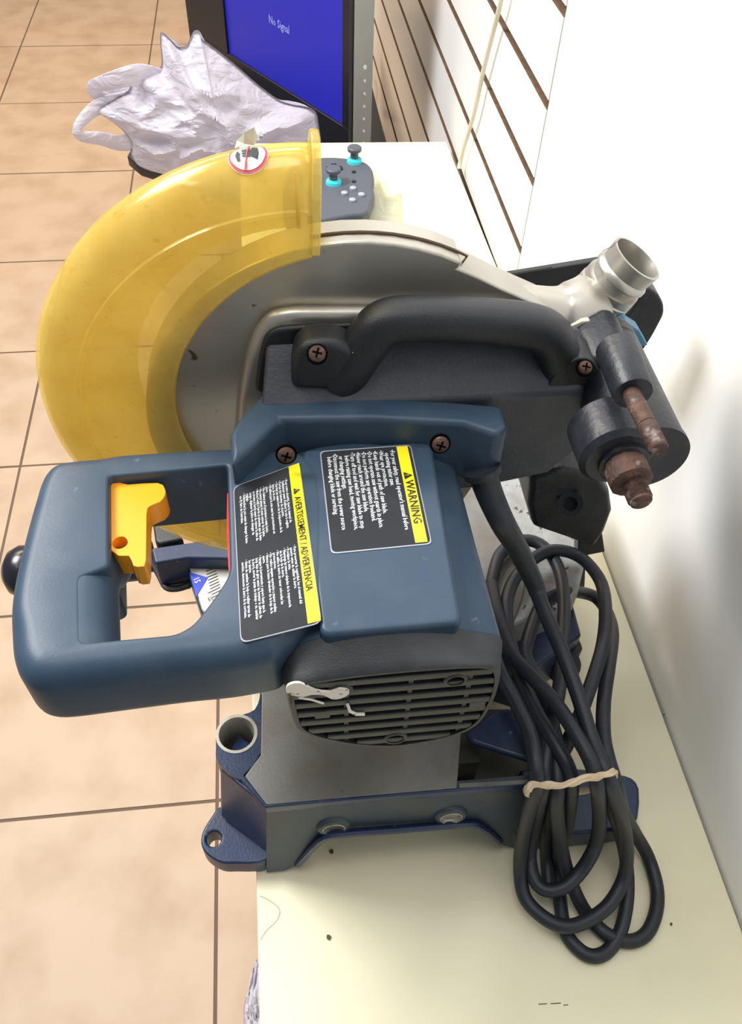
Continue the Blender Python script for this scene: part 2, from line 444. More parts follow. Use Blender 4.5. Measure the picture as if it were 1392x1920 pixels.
# lower flange lip under the end cut-out
lip = [W(a, b, y=.205) for a, b in ((560, 1622), (603, 1578), (640, 1567), (740, 1559), (870, 1549), (900, 1553), (935, 1580))]
S(sweep('base_lip', smoothloop([p + Vector((0, 0, .004)) for p in lip], 3, False), .0028, M['blue2'], saw, rb=.0035, n=8))
for (a, b) in ((626, 1548), (845, 1527)):
    p = W(a, b, y=.22)
    for _ in range(5): p = W(a, b, y=yb + (yt - yb) * p.z / BZ)
    d_ = p + Vector((0, -1, .1))
    bb_ = S(lathe('bolt_boss', p, d_, [(-.003, .0125), (.001, .0120), (.0028, .0105), (.0032, .0092), (.0030, .0080), (.0003, .0070)], M['endpaint'], saw, n=28, capped=False))
    S(lathe('threaded_hole', p, d_, [(.0033, .0082), (.0036, .0075), (.0008, .0060), (.0007, .0001)], M['sock'], bb_, n=28, capped=False))
# base body behind it: front-left lug, ribs, far side
body = PZ([(500, 1511), (452, 1457), (470, 1440)], BZ)
fl_lug = [(447, 1460), (409, 1430), (405, 1400), (407, 1368), (425, 1347), (455, 1340), (478, 1330), (487, 1308), (489, 1290), (491, 1350), (489, 1412), (458, 1452)]
hole = circ(W(444, 1376, z=BZ), .0125, 24, 'z')
S(prism('front_lug', smoothloop(PZ(fl_lug, BZ), 2), (0, 0, -.05), M['blue2'], saw, holes=[hole], bev=.0015, seg=2))
hc = W(444, 1376, z=BZ)
S(lathe('rod_socket', hc + Vector((0, 0, -.045)), hc + Vector((0, 0, 1)), [(0, .0001), (0, .0112), (.044, .0118), (.0455, .0124), (.0455, .0145), (.043, .0148)], M['sock'], saw, capped=False, n=28))
S(lathe('rod_stop', hc + Vector((.004, -.003, -.044)), hc + Vector((.004, -.003, 1)), [(0, .004), (.016, .004), (.017, .003)], M['sock'], saw, n=14))
# sloped corner going down to the front foot
P1 = [W(412, 1440, z=.104), W(500, 1513, z=.108), W(503, 1600, z=.022), W(413, 1530, z=.026)]
P2 = [p + Vector((.012, .03, -.012)) for p in P1]
S(prism('corner_web', P1, None, M['blue2'], saw, B=P2, bev=.002, seg=2))
tabo = [(398, 1528), (381, 1556), (377, 1580), (387, 1600), (412, 1616), (440, 1618), (502, 1612), (505, 1560), (440, 1520), (412, 1512)]
th = circ(W(401, 1572, z=.022), .0056, 20, 'z')
S(prism('front_foot', smoothloop(PZ(tabo, .022), 3), (0, 0, -.0215), M['blue2'], saw, holes=[th], bev=.0018, seg=2))
# table (grey aluminium): near wing
S(prism('table', PZ([(500, 1509), (459, 1455), (489, 1415), (491, 1290), (497, 1180), (880, 1150), (872, 1300), (863, 1400), (857, 1478), (700, 1491)], BZ + .0006), (0, 0, -.012), M['alu'], saw, bev=.0008, seg=2))
S(prism('table_rim', PZ([(497, 1514), (449, 1458), (457, 1452), (502, 1505), (860, 1474), (1010, 1464), (1012, 1470), (760, 1491)], BZ + .0003), (0, 0, -.01), M['blue2'], saw, bev=.0008, seg=1))
# recess with casting floor, rear foot
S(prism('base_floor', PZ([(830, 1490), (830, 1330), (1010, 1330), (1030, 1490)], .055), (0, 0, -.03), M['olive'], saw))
S(prism('recess_rim', PZ([(862, 1477), (862, 1469), (1005, 1461), (1005, 1468)], BZ + .0012), (0, 0, -.004), M['alu'], saw))
S(prism('base_rib', PZ([(872, 1375), (930, 1330), (1010, 1330), (1040, 1400), (1030, 1452), (990, 1425), (885, 1392)], BZ), (0, 0, -.006), M['blue2'], saw, bev=.003, seg=3))
rf = PZ([(960, 1562), (960, 1440), (1050, 1436), (1150, 1449), (1185, 1457), (1200, 1478), (1198, 1530), (1180, 1552), (1120, 1560), (1040, 1566)], .03)
S(prism('rear_foot', smoothloop(rf, 2), (0, 0, -.0295), M['blue2'], saw, bev=.003, seg=3))
S(prism('rear_foot_block', PZ([(975, 1490), (975, 1440), (1080, 1440), (1080, 1485)], .06), (0, 0, -.03), M['blue2'], saw, bev=.004))
# turntable, rear casting, far half of the base
tc_ = Vector((.06, .415, 0))
S(lathe('turntable', tc_ + Vector((0, 0, .07)), tc_ + Vector((0, 0, 1)), [(0, .128), (.035, .128), (.0395, .1265)], M['alu'], saw, n=64))
S(prism('far_table', [Vector((-.04, .50, BZ)), Vector((.10, .50, BZ)), Vector((.10, .612, BZ)), Vector((-.03, .612, BZ))], (0, 0, -.1095), M['blue2'], saw, bev=.003))
S(prism('kerf_slot', [tc_ + Vector((-.12, -.006, BZ + .0003)), tc_ + Vector((.03, -.006, BZ + .0003)), tc_ + Vector((.03, .006, BZ + .0003)), tc_ + Vector((-.12, .006, BZ + .0003))], (0, 0, -.001), M['dark'], saw))
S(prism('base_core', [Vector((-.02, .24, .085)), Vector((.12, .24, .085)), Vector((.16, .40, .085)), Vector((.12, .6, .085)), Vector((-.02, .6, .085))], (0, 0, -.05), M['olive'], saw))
# rear cast aluminium block (speckled light grey)
S(prism('rear_casting', PZ([(880, 860), (1000, 820), (1060, 860), (1108, 1010), (1085, 1110), (1070, 1130), (1000, 1160), (940, 1175), (900, 1120)], .105), (0, 0, -.035), M['cast'], saw, bev=.004))
S(prism('rear_casting_skirt', PZ([(930, 1182), (1000, 1160), (1075, 1128), (1092, 1190), (1060, 1215), (1020, 1240), (985, 1275), (935, 1260)], .075), (0, 0, -.05), M['blue2'], saw, bev=.003))
S(prism('bevel_block', [W(a, b, y=.375) for a, b in ((995, 900), (1050, 880), (1120, 890), (1145, 925), (1150, 960), (1135, 1000), (1115, 1030), (1060, 1010), (1000, 990), (990, 950))], (0, .05, 0), M['iron'], saw, bev=.005))
S(lathe('bevel_stud', W(1070, 945, y=.370), W(1070, 945, y=.36), [(0, .009), (.003, .009), (.003, .005), (.0, .005)], M['iron'], saw, n=20))
S(prism('bevel_scale_plate', [W(a, b, y=.40) for a, b in ((1085, 1000), (1130, 1000), (1135, 1035), (1100, 1042), (1096, 1120), (1080, 1120))], (0, .012, 0), M['iron'], saw, bev=.001))
kn = W(1085, 1225, z=.05)
S(prism('bevel_knob', smoothloop(PZ([(1030, 1230), (1045, 1200), (1070, 1180), (1083, 1192), (1093, 1215), (1086, 1226), (1091, 1245), (1085, 1264), (1068, 1268), (1045, 1255)], .055), 3), (0, 0, -.02), M['blk'], saw, bev=.004))

# ---- miter scale, front bracket, miter arm and knob
sp = Quad(W(362, 1040, z=BZ), W(389, 1157, z=BZ), W(420, 1035, z=BZ), W(455, 1110, z=BZ))
arc_o = [W(350, 1047, z=BZ), W(362, 1085, z=BZ), W(380, 1143, z=BZ), W(386, 1150, z=BZ), W(440, 1085, z=BZ), W(430, 1040, z=BZ), W(400, 1030, z=BZ)]
S(prism('scale_rim', [W(342, 1040, z=BZ - .001), W(356, 1085, z=BZ - .001), W(376, 1145, z=BZ - .001), W(398, 1175, z=BZ - .001), W(470, 1110, z=BZ - .001), W(450, 1030, z=BZ - .001)], (0, 0, -.02), M['blue2'], saw, bev=.002))
ms = S(prism('miter_scale', arc_o, (0, 0, .0008), mat('scale_white', (.62, .62, .58), .45), saw, smooth=False))
ms_up = Vector((0, 0, .0012))
def msp(a, b): return W(a, b, z=BZ + .0011)
S(prism('scale_triangle', [msp(355, 1073), msp(390, 1083), msp(368, 1119)], (0, 0, .0002), mat('scale_blue', (.02, .045, .5), .45), saw, smooth=False))
V = []; Fc = []
for k in range(15):
    t = k / 14; a0 = Vector((400 + 19 * t, 1049 + 72 * t)); dirv = Vector((-18 + 0 * t, 6 + 4 * t)) * (1.0 if k % 5 else 1.3)
    nrm = Vector((-dirv.y, dirv.x)).normalized() * .55
    i = len(V)
    for q in (a0 + nrm, a0 - nrm, a0 + dirv - nrm, a0 + dirv + nrm): V.append(W(q.x, q.y, z=BZ + .0012))
    Fc.append((i, i + 1, i + 2, i + 3))
S(raw('scale_marks', V, Fc, M['pblack'], saw, smooth=False))
qn = Quad(msp(374, 1080), msp(379, 1094), msp(362, 1085), msp(367, 1099))
S(qn.text('scale_number', [('15', .05, .95, 1.25, .85)], M['white'], saw, d=.0006))
qn = Quad(msp(398, 1117), msp(402, 1127), msp(389, 1121), msp(393, 1131))
S(qn.text('scale_number', [('22', .0, .95, 1.2, .8)], M['pblack'], saw, d=.0006))
qn = Quad(msp(386, 1056), msp(388, 1062), msp(377, 1060), msp(379, 1066))
S(qn.text('scale_number', [('L', .0, .95, 1.2, .8)], M['pblack'], saw, d=.0006))
# bracket
S(prism('front_bracket', PZ([(283, 1027), (360, 1016), (400, 1008), (440, 1015), (440, 1048), (352, 1046), (290, 1056)], .125), (0, 0, -.03), M['blue2'], saw, bev=.002))
S(prism('bracket_post', PZ([(286, 980), (320, 985), (345, 1010), (300, 1020), (291, 1015)], .115), (0, 0, -.04), M['blk'], saw, bev=.003))
S(prism('bracket_plate', PZ([(302, 1054), (352, 1046), (356, 1090), (310, 1095)], .095), (0, 0, -.012), M['iron'], saw, bev=.002))
wire = [W(a, b, z=c) for a, b, c in ((262, 985, .11), (280, 1020, .105), (285, 1050, .10), (300, 1080, .095), (312, 1101, .093), (330, 1104, .093), (352, 1098, .095), (358, 1092, .095))]
S(sweep('latch_wire', smoothloop(wire, 4, False), .0028, M['blk'], saw, n=8))
S(sweep('miter_arm', [W(38, 1072, z=.09), W(120, 1068, z=.088), W(220, 1060, z=.086), W(330, 1052, z=.084), W(400, 1050, z=.08)], .008, M['blk'], saw, n=10))
S(lathe('miter_nut', W(225, 1066, z=.09), W(300, 1058, z=.09), [(0, .010), (.002, .012), (.014, .012), (.016, .010)], M['blk'], saw, n=16))
kc = W(40, 1072, z=.09)
S(lathe('miter_knob', kc + Vector((.022, 0, 0)), kc + Vector((-1, 0, 0)), [(0, .008), (.004, .017), (.012, .0215), (.022, .022), (.03, .018), (.035, .010), (.0365, .002)], M['knob'], saw, n=28))

# ---- silver upper blade housing
SCX, SCZ, SR = .040, .284, .128
ys0 = .392
out = []
for a in range(62, 310, 6): out.append(Vector((SCX + SR * math.cos(math.radians(a)), ys0, SCZ + SR * math.sin(math.radians(a)))))
right = [(1080, 640), (1060, 600), (1020, 575), (985, 560), (940, 540), (900, 520), (860, 503)]
out += [W(a, b, y=ys0) for a, b in right]
housing = S(prism('upper_blade_housing', out, (0, .0235, 0), M['silver'], saw, bev=.007, seg=4))
# raised seam line along the near edge
seam = [Vector((SCX + (SR + .0006) * math.cos(math.radians(a)), ys0 + .0085, SCZ + (SR + .0006) * math.sin(math.radians(a)))) for a in range(100, 58, -4)] + \
       [W(a, b, y=ys0 + .0085) for a, b in ((862, 500), (902, 517), (942, 537), (985, 556), (1003, 563))]
S(sweep('housing_seam', seam, .0009, M['seam'], saw, n=6))
# raised frame
fr = PY([(440, 860), (447, 760), (462, 670), (480, 622), (505, 594), (545, 586), (700, 586), (900, 590), (980, 640), (980, 800), (700, 860)], .383)
S(prism('housing_frame', roundpoly(fr, .008), (0, .010, 0), M['silver'], saw, bev=.006, seg=4))
# chute and outlet pipe
pa = Vector((.489, -.08, .869)).normalized()
mouth = W(1197, 483, y=.425)
pr = .0172
pc = [W(985, 600, y=.412), W(1030, 612, y=.415)]
cp = [(930, 558, .405, .0105), (985, 572, .406, .0122), (1038, 584, .409, .0152), (1074, 582, .412, .0182)]
path = [W(a, b, y=c) for a, b, c, d in cp] + [mouth - pa * .037, mouth - pa * .02]
path = smoothloop(path, 6, False)
rads = [c[3] for c in cp] + [pr + .0022, pr + .0014, pr - .0012]
rr = [rads[min(i // 6, 5)] + (rads[min(i // 6 + 1, 5)] - rads[min(i // 6, 5)]) * (i % 6) / 6 for i in range(len(path))]
S(sweep('dust_chute', path, rr, M['silver'], saw, n=36))
S(lathe('outlet_pipe', mouth - pa * .0405, mouth, [(0, pr), (.008, pr), (.010, pr + .0018), (.013, pr + .0018), (.0155, pr - .0006), (.024, pr - .0006), (.0255, pr + .0012), (.028, pr + .0012), (.030, pr - .0005), (.040, pr + .0004), (.0402, pr - .0012), (.03, pr - .002), (.005, pr - .002), (.004, .001)], M['silver'], saw, n=48, capped=False))
S(sweep('pipe_crack', [W(1158, 452, y=.4075), W(1150, 462, y=.405), W(1131, 470, y=.402)], .0002, M['seam'], saw, n=4))
# ---- black arm between motor and housing
zn = W(800, 752, y=.354).z; zf = W(800, 622, y=.3825).z
ax0 = W(488, 738, z=zn).x; ax1 = W(499, 640, y=.382).x
A = [Vector((x, .354, zn)) for x in (ax0, .02, .05, .10, .15, .172)] + [Vector((x, .354, z)) for x, z in ((.185, .318), (.185, .29), (.165, .262), (.12, .252), (.05, .25), (ax0, .27))]
B = [Vector((x, .3825, zf)) for x in (ax1, .02, .05, .10, .15, .172)] + [Vector((x, .3825, z)) for x, z in ((.185, .335), (.185, .29), (.165, .262), (.12, .252), (.05, .25), (ax1, .27))]
S(prism('saw_arm', A, None, M['armp'], saw, B=B, bev=.003, seg=3))
plate = PY([(478, 740), (486, 670), (497, 632), (520, 617), (600, 611), (690, 608), (690, 740)], .380)
S(prism('gear_cover', roundpoly(plate, .006), (0, .012, 0), M['blk'], saw, bev=.003))
# ---- carry handle
hy = .3695
hp = [(636, 716), (662, 680), (692, 636), (722, 606), (775, 598), (850, 599), (930, 604), (995, 612), (1032, 630), (1048, 668), (1052, 705), (1053, 744)]
path = smoothloop(PY(hp, hy), 5, False)
n_ = len(path)
rad = []
for i in range(n_):
    t = i / (n_ - 1)
    rad.append(.0122 + .001 * (1 - math.sin(math.pi * min(1, max(0, t)))) )
S(sweep('carry_handle', path, rad, M['blk'], saw, rb=[.0122] * n_, n=24, up=(0, 1, 0), power=2.4))
f1 = PY([(546, 732), (549, 690), (556, 662), (578, 645), (622, 640), (665, 655), (696, 690), (674, 738)], hy - .010)
S(prism('handle_foot', roundpoly(f1, .006), (0, .020, 0), M['blk'], saw, bev=.0075, seg=4))
f2 = PY([(1020, 742), (1040, 700), (1080, 672), (1112, 672), (1128, 700), (1130, 748)], hy - .012)
S(prism('handle_foot', roundpoly(f2, .005), (0, .022, 0), M['blk'], saw, bev=.0065, seg=4))
def screw(a, b, y, r, parent, recess=True, dirv=(0, -.55, .83), z=None):
    p = W(a, b, y=y) if z is None else W(a, b, z=z); d = Vector(dirv).normalized()
    if recess: S(lathe('screw_recess', p - d * .001, p + d, [(0, r * 1.25), (.0014, r * 1.25)], M['dark'], parent, n=24))
    s = S(lathe('screw', p, p + d, [(0, r), (.0012, r), (.0024, r * .75), (.0028, r * .3)], M['rust'], parent, n=20))
    u = d.orthogonal().normalized(); v = d.cross(u)
    V = []; Fc = []
    for ang in (.4, .4 + math.pi / 2):
        dd = u * math.cos(ang) + v * math.sin(ang); ee = d.cross(dd)
        i = len(V)
        for s1, s2 in ((1, 1), (1, -1), (-1, -1), (-1, 1)): V.append(p + d * .0029 + dd * r * .6 * s1 + ee * r * .12 * s2)
        Fc.append((i, i + 1, i + 2, i + 3))
    S(raw('screw_slot', V, Fc, M['dark'], s, smooth=False))
screw(595, 664, .3555, .0046, saw)
screw(1097, 690, .3530, .0040, saw)

# ---- pivot group
def cyl(name, c0, c1y, r, m, prof=None, n=40, ch=.0015):
    c0 = Vector(c0); L = abs(c1y - c0.y); sgn = 1 if c1y > c0.y else -1
    pf = prof or [(0, r - ch), (ch, r), (L - ch, r), (L, r - ch)]
    return S(lathe(name, c0, c0 + Vector((0, sgn, 0)), pf, m, saw, n=n))
drum = W(1212, 856, y=.305)
cyl('spring_drum', drum, .40, .0232, M['iron'], n=56, ch=.001)
cyl('drum_rim', drum + Vector((0, -.0015, 0)), .31, .0238, M['iron'], [(0, .0215), (0, .0238), (.004, .0238)], n=56)
dk = W(1205, 700, y=.41)
cyl('rear_disc', drum + Vector((-.003, .085, -.002)), .400, .0268, M['rust2'], n=48, ch=.001)
boss = W(1160, 862, y=.292)
cyl('pivot_boss', boss, .322, .0205, M['iron'], n=48, ch=.003)
bolt = W(1176, 884, y=.285)
S(lathe('pivot_washer', bolt + Vector((0, .008, 0)), bolt + Vector((0, -1, 0)), [(0, .0135), (.003, .0135), (.0035, .0125)], M['iron'], saw, n=28))
S(lathe('pivot_nut', bolt + Vector((0, .005, 0)), bolt + Vector((.05, -1, -.05)), [(0, .0112), (.006, .0118), (.012, .0116), (.014, .009)], M['rust'], saw, n=12))
thr = [(0, .006)]
for k in range(9): thr += [(.012 + k * .0013, .0066), (.01265 + k * .0013, .0058)]
thr += [(.0245, .0058), (.0255, .0045)]
S(lathe('threaded_stud', bolt + Vector((.0005, .004, 0)), bolt + Vector((.05, -1, -.05)), thr, M['rust'], saw, n=20))
# lock pin and its sleeve
pz = .377
s0 = W(1188, 738, z=pz); s1 = W(1160, 664, z=pz)
S(lathe('pin_sleeve', s0, s1, [(0, .0075), (0, .0098), (.0015, .0104), ((s1 - s0).length, .0110), ((s1 - s0).length + .004, .0110)], M['iron'], saw, n=32))
p0 = W(1237, 843, z=pz + .0); p1 = W(1184, 738, z=pz)
L = (p1 - p0).length
S(lathe('lock_pin', p0, p1, [(0, .0040), (.0008, .0047), (.0165, .0047), (.0168, .0044), (.0171, .0047), (L, .0047), (L + .03, .0047)], M['rust'], saw, n=24))
# top lug (wrinkled) over the sleeve
lug = PY([(1066, 690), (1080, 664), (1104, 640), (1136, 628), (1164, 630), (1182, 652), (1180, 676), (1130, 682), (1090, 704)], .378)
S(prism('arm_lug', roundpoly(lug, .004), (0, .022, 0), M['iron'], saw, bev=.003))
S(prism('arm_web', PY([(1095, 745), (1090, 700), (1120, 670), (1185, 660), (1230, 720), (1240, 800), (1180, 850), (1110, 800)], .36), (0, .045, 0), M['iron'], saw, bev=.006))
S(prism('cream_block', PY([(1070, 612), (1092, 602), (1106, 601), (1114, 612), (1112, 622), (1072, 634)], .392), (0, .008, 0), M['cream'], saw, bev=.001))
S(prism('blue_facet', PY([(1163, 606), (1175, 604), (1200, 620), (1216, 648), (1182, 655)], .402), (0, .01, 0), M['bluefleck'], saw, bev=.001))
# rear left bracket with knob lug
lb = PY([(1164, 610), (1180, 590), (1204, 548), (1218, 540), (1236, 552), (1246, 572), (1246, 590), (1225, 630), (1200, 668), (1160, 690)], .46)
S(prism('rear_bracket_arm', roundpoly(lb, .006), (0, .028, 0), M['iron'], saw, bev=.005, seg=3))
bp = PY([(930, 520), (1130, 488), (1140, 600), (930, 620)], .505)
S(prism('rear_plate', bp, (0, .006, 0), M['blk'], saw, bev=.0012))
S(sweep('plate_edge', PY([(930, 519), (1035, 502)], .503), .0011, M['cap'], saw, n=6))

# ---- blue motor housing with D-handle
HZ = .315
outer = [(118, 862), (250, 852), (432, 842), (560, 842), (610, 900), (612, 1120), (590, 1150), (540, 1196), (526, 1204), (430, 1222), (330, 1232), (200, 1248), (80, 1262), (45, 1252), (27, 1215), (24, 1160), (30, 1090), (48, 1010), (70, 930), (88, 880)]
inner = [(204, 893), (426, 872), (429, 985), (431, 1075), (400, 1122), (362, 1170), (330, 1188), (209, 1203), (206, 1050)]
def resample(P, n):
    P = [Vector(p) for p in P]; L = [0]
    for i in range(len(P)): L.append(L[-1] + (P[(i + 1) % len(P)] - P[i]).length)
    out = []; k = 0
    for i in range(n):
        t = L[-1] * i / n
        while L[k + 1] < t: k += 1
        out.append(P[k].lerp(P[(k + 1) % len(P)], (t - L[k]) / max(1e-9, L[k + 1] - L[k])))
    return out
def relax(P, it):
    for _ in range(it): P = [(P[i - 1] + P[i] * 2 + P[(i + 1) % len(P)]) / 4 for i in range(len(P))]
    return P
def puff(name, outline, hole, h, rfun, rh, m, parent, n=240, it=3, seg=6, grow=.0032):
    O = relax(resample(outline, n), it)
    cen = sum(O, Vector()) / n
    def normals(P):
        N = []
        for i in range(len(P)):
            t = P[(i + 2) % len(P)] - P[i - 2]; v = Vector((-t.y, t.x, 0)).normalized(); N.append(v)
        area2 = sum(P[i].x * P[(i + 1) % len(P)].y - P[(i + 1) % len(P)].x * P[i].y for i in range(len(P)))
        return N if area2 > 0 else [-v for v in N]      # inward
    NI = normals(O); O = [p - q * (grow if p.x < -.012 else 0) for p, q in zip(O, NI)]; O = relax(O, 2); rr_ = [rfun(p) for p in O]
    for _ in range(12): rr_ = [(rr_[i - 1] + rr_[i] * 2 + rr_[(i + 1) % n]) / 4 for i in range(n)]
    bm = bmesh.new(); rings = []
    for k in range(seg + 1):
        a = math.pi / 2 * k / seg
        rings.append([bm.verts.new(O[i] + NI[i] * rr_[i] * (1 - math.sin(a)) + Vector((0, 0, -rr_[i] * (1 - math.cos(a))))) for i in range(n)])
    for k in range(seg + 1):
        a = math.pi / 2 * (1 - k / seg)
        rings.append([bm.verts.new(O[i] + NI[i] * rr_[i] * .8 * (1 - math.sin(a)) + Vector((0, 0, -h + rr_[i] * .8 * (1 - math.cos(a))))) for i in range(n)])
    for a, b in zip(rings[:-1], rings[1:]):
        for i in range(n): bm.faces.new((a[i], a[(i + 1) % n], b[(i + 1) % n], b[i]))
    H = [Vector(p) for p in hole]; nh = len(H); NH = normals(H); hr = []
    for k in range(4):
        a = math.pi / 2 * k / 3
        hr.append([bm.verts.new(H[i] - NH[i] * rh * (1 - math.sin(a)) + Vector((0, 0, -rh * (1 - math.cos(a))))) for i in range(nh)])
    hr.append([bm.verts.new(H[i] + Vector((0, 0, -h))) for i in range(nh)])
    for a, b in zip(hr[:-1], hr[1:]):
        for i in range(nh): bm.faces.new((a[i], a[(i + 1) % nh], b[(i + 1) % nh], b[i]))
    for A_, B_ in ((rings[0], hr[0]), (rings[-1], hr[-1])):
        es = [bm.edges.get((L_[i], L_[(i + 1) % len(L_)])) for L_ in (A_, B_) for i in range(len(L_))]
        bmesh.ops.triangle_fill(bm, use_beauty=True, use_dissolve=False, edges=es)
    bmesh.ops.recalc_face_normals(bm, faces=bm.faces)
    me = bpy.data.meshes.new(name); bm.to_mesh(me); bm.free()
    return S(finish(name, me, m, parent))
ynear = W(300, 1235, z=HZ).y
def brad(p): return .0135 if p.y < ynear + .03 and p.x < .0 else (.010 if p.x < -.1 else .0065)
inner = [(204, 893), (426, 872), (429, 985), (431, 1075), (400, 1122), (362, 1170), (330, 1188), (152, 1204), (150, 1082), (205, 1062)]
puff('handle_body', smoothloop(PZ(outer, HZ), 4), roundpoly(PZ(inner, HZ), [.002, .002, .003, .006, .006, .012, .01, .003, .003, .003]), .0465, brad, .0022, M['blue'], saw)
gp = [W(157, b, z=HZ - .0177) for b in (1085, 1130, 1180, 1250)]
S(sweep('hand_grip', gp, .0175, M['blue'], saw, rb=.0175, n=40, up=(0, 0, 1)))
cone = [(1128, .0172), (1108, .0178), (1092, .0192), (1078, .0215), (1068, .0240), (1061, .0262), (1056, .0250)]
S(sweep('grip_flare', [W(157, b, z=HZ - c * 1.0 - .0002) for b, c in cone], [c for b, c in cone], M['blue'], saw, rb=[c for b, c in cone], n=40, up=(0, 0, 1)))
# trigger
tz = HZ - .006
tr = PZ([(203, 911), (240, 908), (296, 905), (309, 915), (310, 928), (300, 941), (281, 949), (275, 965), (274, 1050), (266, 1062), (250, 1060), (242, 1042), (203, 1028)], tz)
trh = circ(W(225, 1017, z=tz), .0040, 18, 'z')
S(prism('trigger', smoothloop(tr, 2), (0, 0, -.016), M['yel'], saw, holes=[trh], bev=.003, seg=3, ang=50))
hh = W(225, 1017, z=tz)
S(lathe('trigger_hole', hh + Vector((0, 0, -.012)), hh + Vector((0, 0, 1)), [(0, .0001), (0, .0042)], mat('hole_brown', (.10, .02, .004), .6), saw, capped=False, n=16))
# red plate edge
S(prism('red_plate', PZ([(426, 925), (433, 925), (434, 1000), (437, 1082), (429, 1070), (425, 1000)], HZ - .012), (0, 0, -.02), M['red'], saw))
# flange ridge against the arm
rz = .333
rd = PZ([(430, 812), (446, 784), (488, 738), (512, 719), (540, 717), (545, 744), (700, 744), (850, 750), (942, 758), (955, 800), (935, 815), (870, 793), (700, 784), (524, 786), (474, 836), (434, 870)], rz)
S(prism('motor_flange', rd, (0, 0, -.046), M['blue'], saw, bev=.004, seg=3))
# motor barrel: section in x-z, crowned
ye = .1985
face_px = [(546, 1287), (600, 1276), (665, 1267), (740, 1259), (810, 1253), (880, 1249), (925, 1250), (938, 1262), (937, 1285), (926, 1318), (900, 1357), (860, 1379), (800, 1394), (735, 1402), (675, 1400), (622, 1392), (580, 1381), (556, 1366), (546, 1338), (540, 1310)]
FR = [W(a, b, y=ye) for a, b in face_px]
top_px = {0: (530, 1224), 1: (592, 1199), 2: (665, 1184), 3: (740, 1177), 4: (815, 1177), 5: (885, 1184), 6: (932, 1193), 7: (941, 1206)}
fcx, fcz = .047, .262
def seamring(y):
    out = []
    for i, p in enumerate(FR):
        if i in top_px: q = W(*top_px[i], y=.217); q.y = y
        else: q = Vector((fcx + (p.x - fcx) * 1.045, y, fcz + (p.z - fcz) * 1.03))
        out.append(q)
    return out
def shrink(rg, k, y): return [Vector((fcx + (p.x - fcx) * k, y, fcz + (p.z - fcz) * k)) for p in rg]
def fine(rg): return smoothloop(rg, 4)
def loftrings(name, rings, m, parent, cap=(True, True), **k):
    V = []; Fc = []; n = len(rings[0])
    for r_ in rings: V += r_
    for j in range(len(rings) - 1):
        for i in range(n): Fc.append((j * n + i, j * n + (i + 1) % n, (j + 1) * n + (i + 1) % n, (j + 1) * n + i))
    if cap[0]: Fc.append(tuple(range(n)))
    if cap[1]: Fc.append(tuple((len(rings) - 1) * n + i for i in range(n)))
    return S(raw(name, V, Fc, m, parent, **k))
SR_ = seamring(.217)
def back(y, k): return [Vector((fcx + (p.x - fcx) * k, y, p.z + .0015)) for p in SR_]
loftrings('motor_housing', [fine(back(.36, .93)), fine(back(.28, .96)), fine(shrink(SR_, 1.0, .2182)), fine(shrink(SR_, .985, .2172))], M['blue'], saw)
# raised top panel with the warning label
pn = PZ([(570, 842), (800, 824), (812, 836), (866, 1156), (860, 1168), (612, 1190), (600, 1180), (566, 860)], .3147)
S(prism('top_panel', roundpoly(pn, .003), (0, 0, -.02), M['blue'], saw, bev=.003, seg=3))
# side shoulder running to the right of the panel
# black end cap (shell) with vent grille
def mixr(a, b, t, y): return [Vector((p.x + (q.x - p.x) * t, y, p.z + (q.z - p.z) * t)) for p, q in zip(a, b)]
SC2 = shrink(SR_, 1.006, .2168)
ecap = loftrings('end_cap', [fine(shrink(SR_, .99, .2172)), fine(SC2), fine(mixr(SC2, FR, .35, .210)), fine(mixr(SC2, FR, .75, .2035)), fine(mixr(SC2, FR, .9, .2005)), fine(shrink(FR, .99, ye + .0005)), fine(shrink(FR, .98, ye)), fine(shrink(FR, .945, ye)), fine(shrink(FR, .94, .207))], M['cap'], saw, cap=(True, False))
loftrings('grille_backing', [fine(shrink(FR, .95, .2075)), fine(shrink(FR, .95, .2105))], M['dark'], ecap)
inn = fine(shrink(FR, .95, ye))
def span(z):
    xs_ = []
    for i in range(len(inn)):
        a, b = inn[i], inn[(i + 1) % len(inn)]
        if (a.z - z) * (b.z - z) < 0: xs_.append(a.x + (b.x - a.x) * (z - a.z) / (b.z - a.z))
    return (min(xs_), max(xs_)) if len(xs_) > 1 else None
zs = [.2925 - .0098 * k for k in range(9)]
for z in zs:
    sp_ = span(z)
    if not sp_: continue
    S(boxm('vent_bar', (sp_[0], ye + .0003, z - .0027), (sp_[1], .2085, z + .0027), M['cap'], ecap, bev=.0005, seg=1))
for x in (.020, .052, .082):
    S(boxm('vent_rib', (x - .0012, ye + .0012, .222), (x + .0012, .2085, .292), M['cap'], ecap))
for (a, b, r) in ((638, 1298, .0068), (855, 1277, .0062), (742, 1386, .0068)):
    p = W(a, b, y=ye)
    S(lathe('screw_boss', p + Vector((0, .009, 0)), p + Vector((0, -1, 0)), [(0, r), (.0085, r), (.0092, r - .0008), (.0092, r - .0018), (.003, r - .0022), (.003, .0001)], M['cap'], ecap, n=24, capped=False))
    S(lathe('cap_screw', p + Vector((0, .006, 0)), p + Vector((0, -1, 0)), [(0, .003), (.0015, .003), (.002, .002)], M['sock'] if a != 742 else M['rust'], ecap, n=14))
for (a, b, c, d) in ((590, 1343, 620, 1349), (880, 1325, 912, 1320)):
    p = W(a, b, y=ye); q = W(c, d, y=ye)
    S(boxm('grille_block', (p.x, ye + .0002, p.z - .004), (q.x, .2085, p.z + .004), M['cap'], ecap, bev=.0005, seg=1))
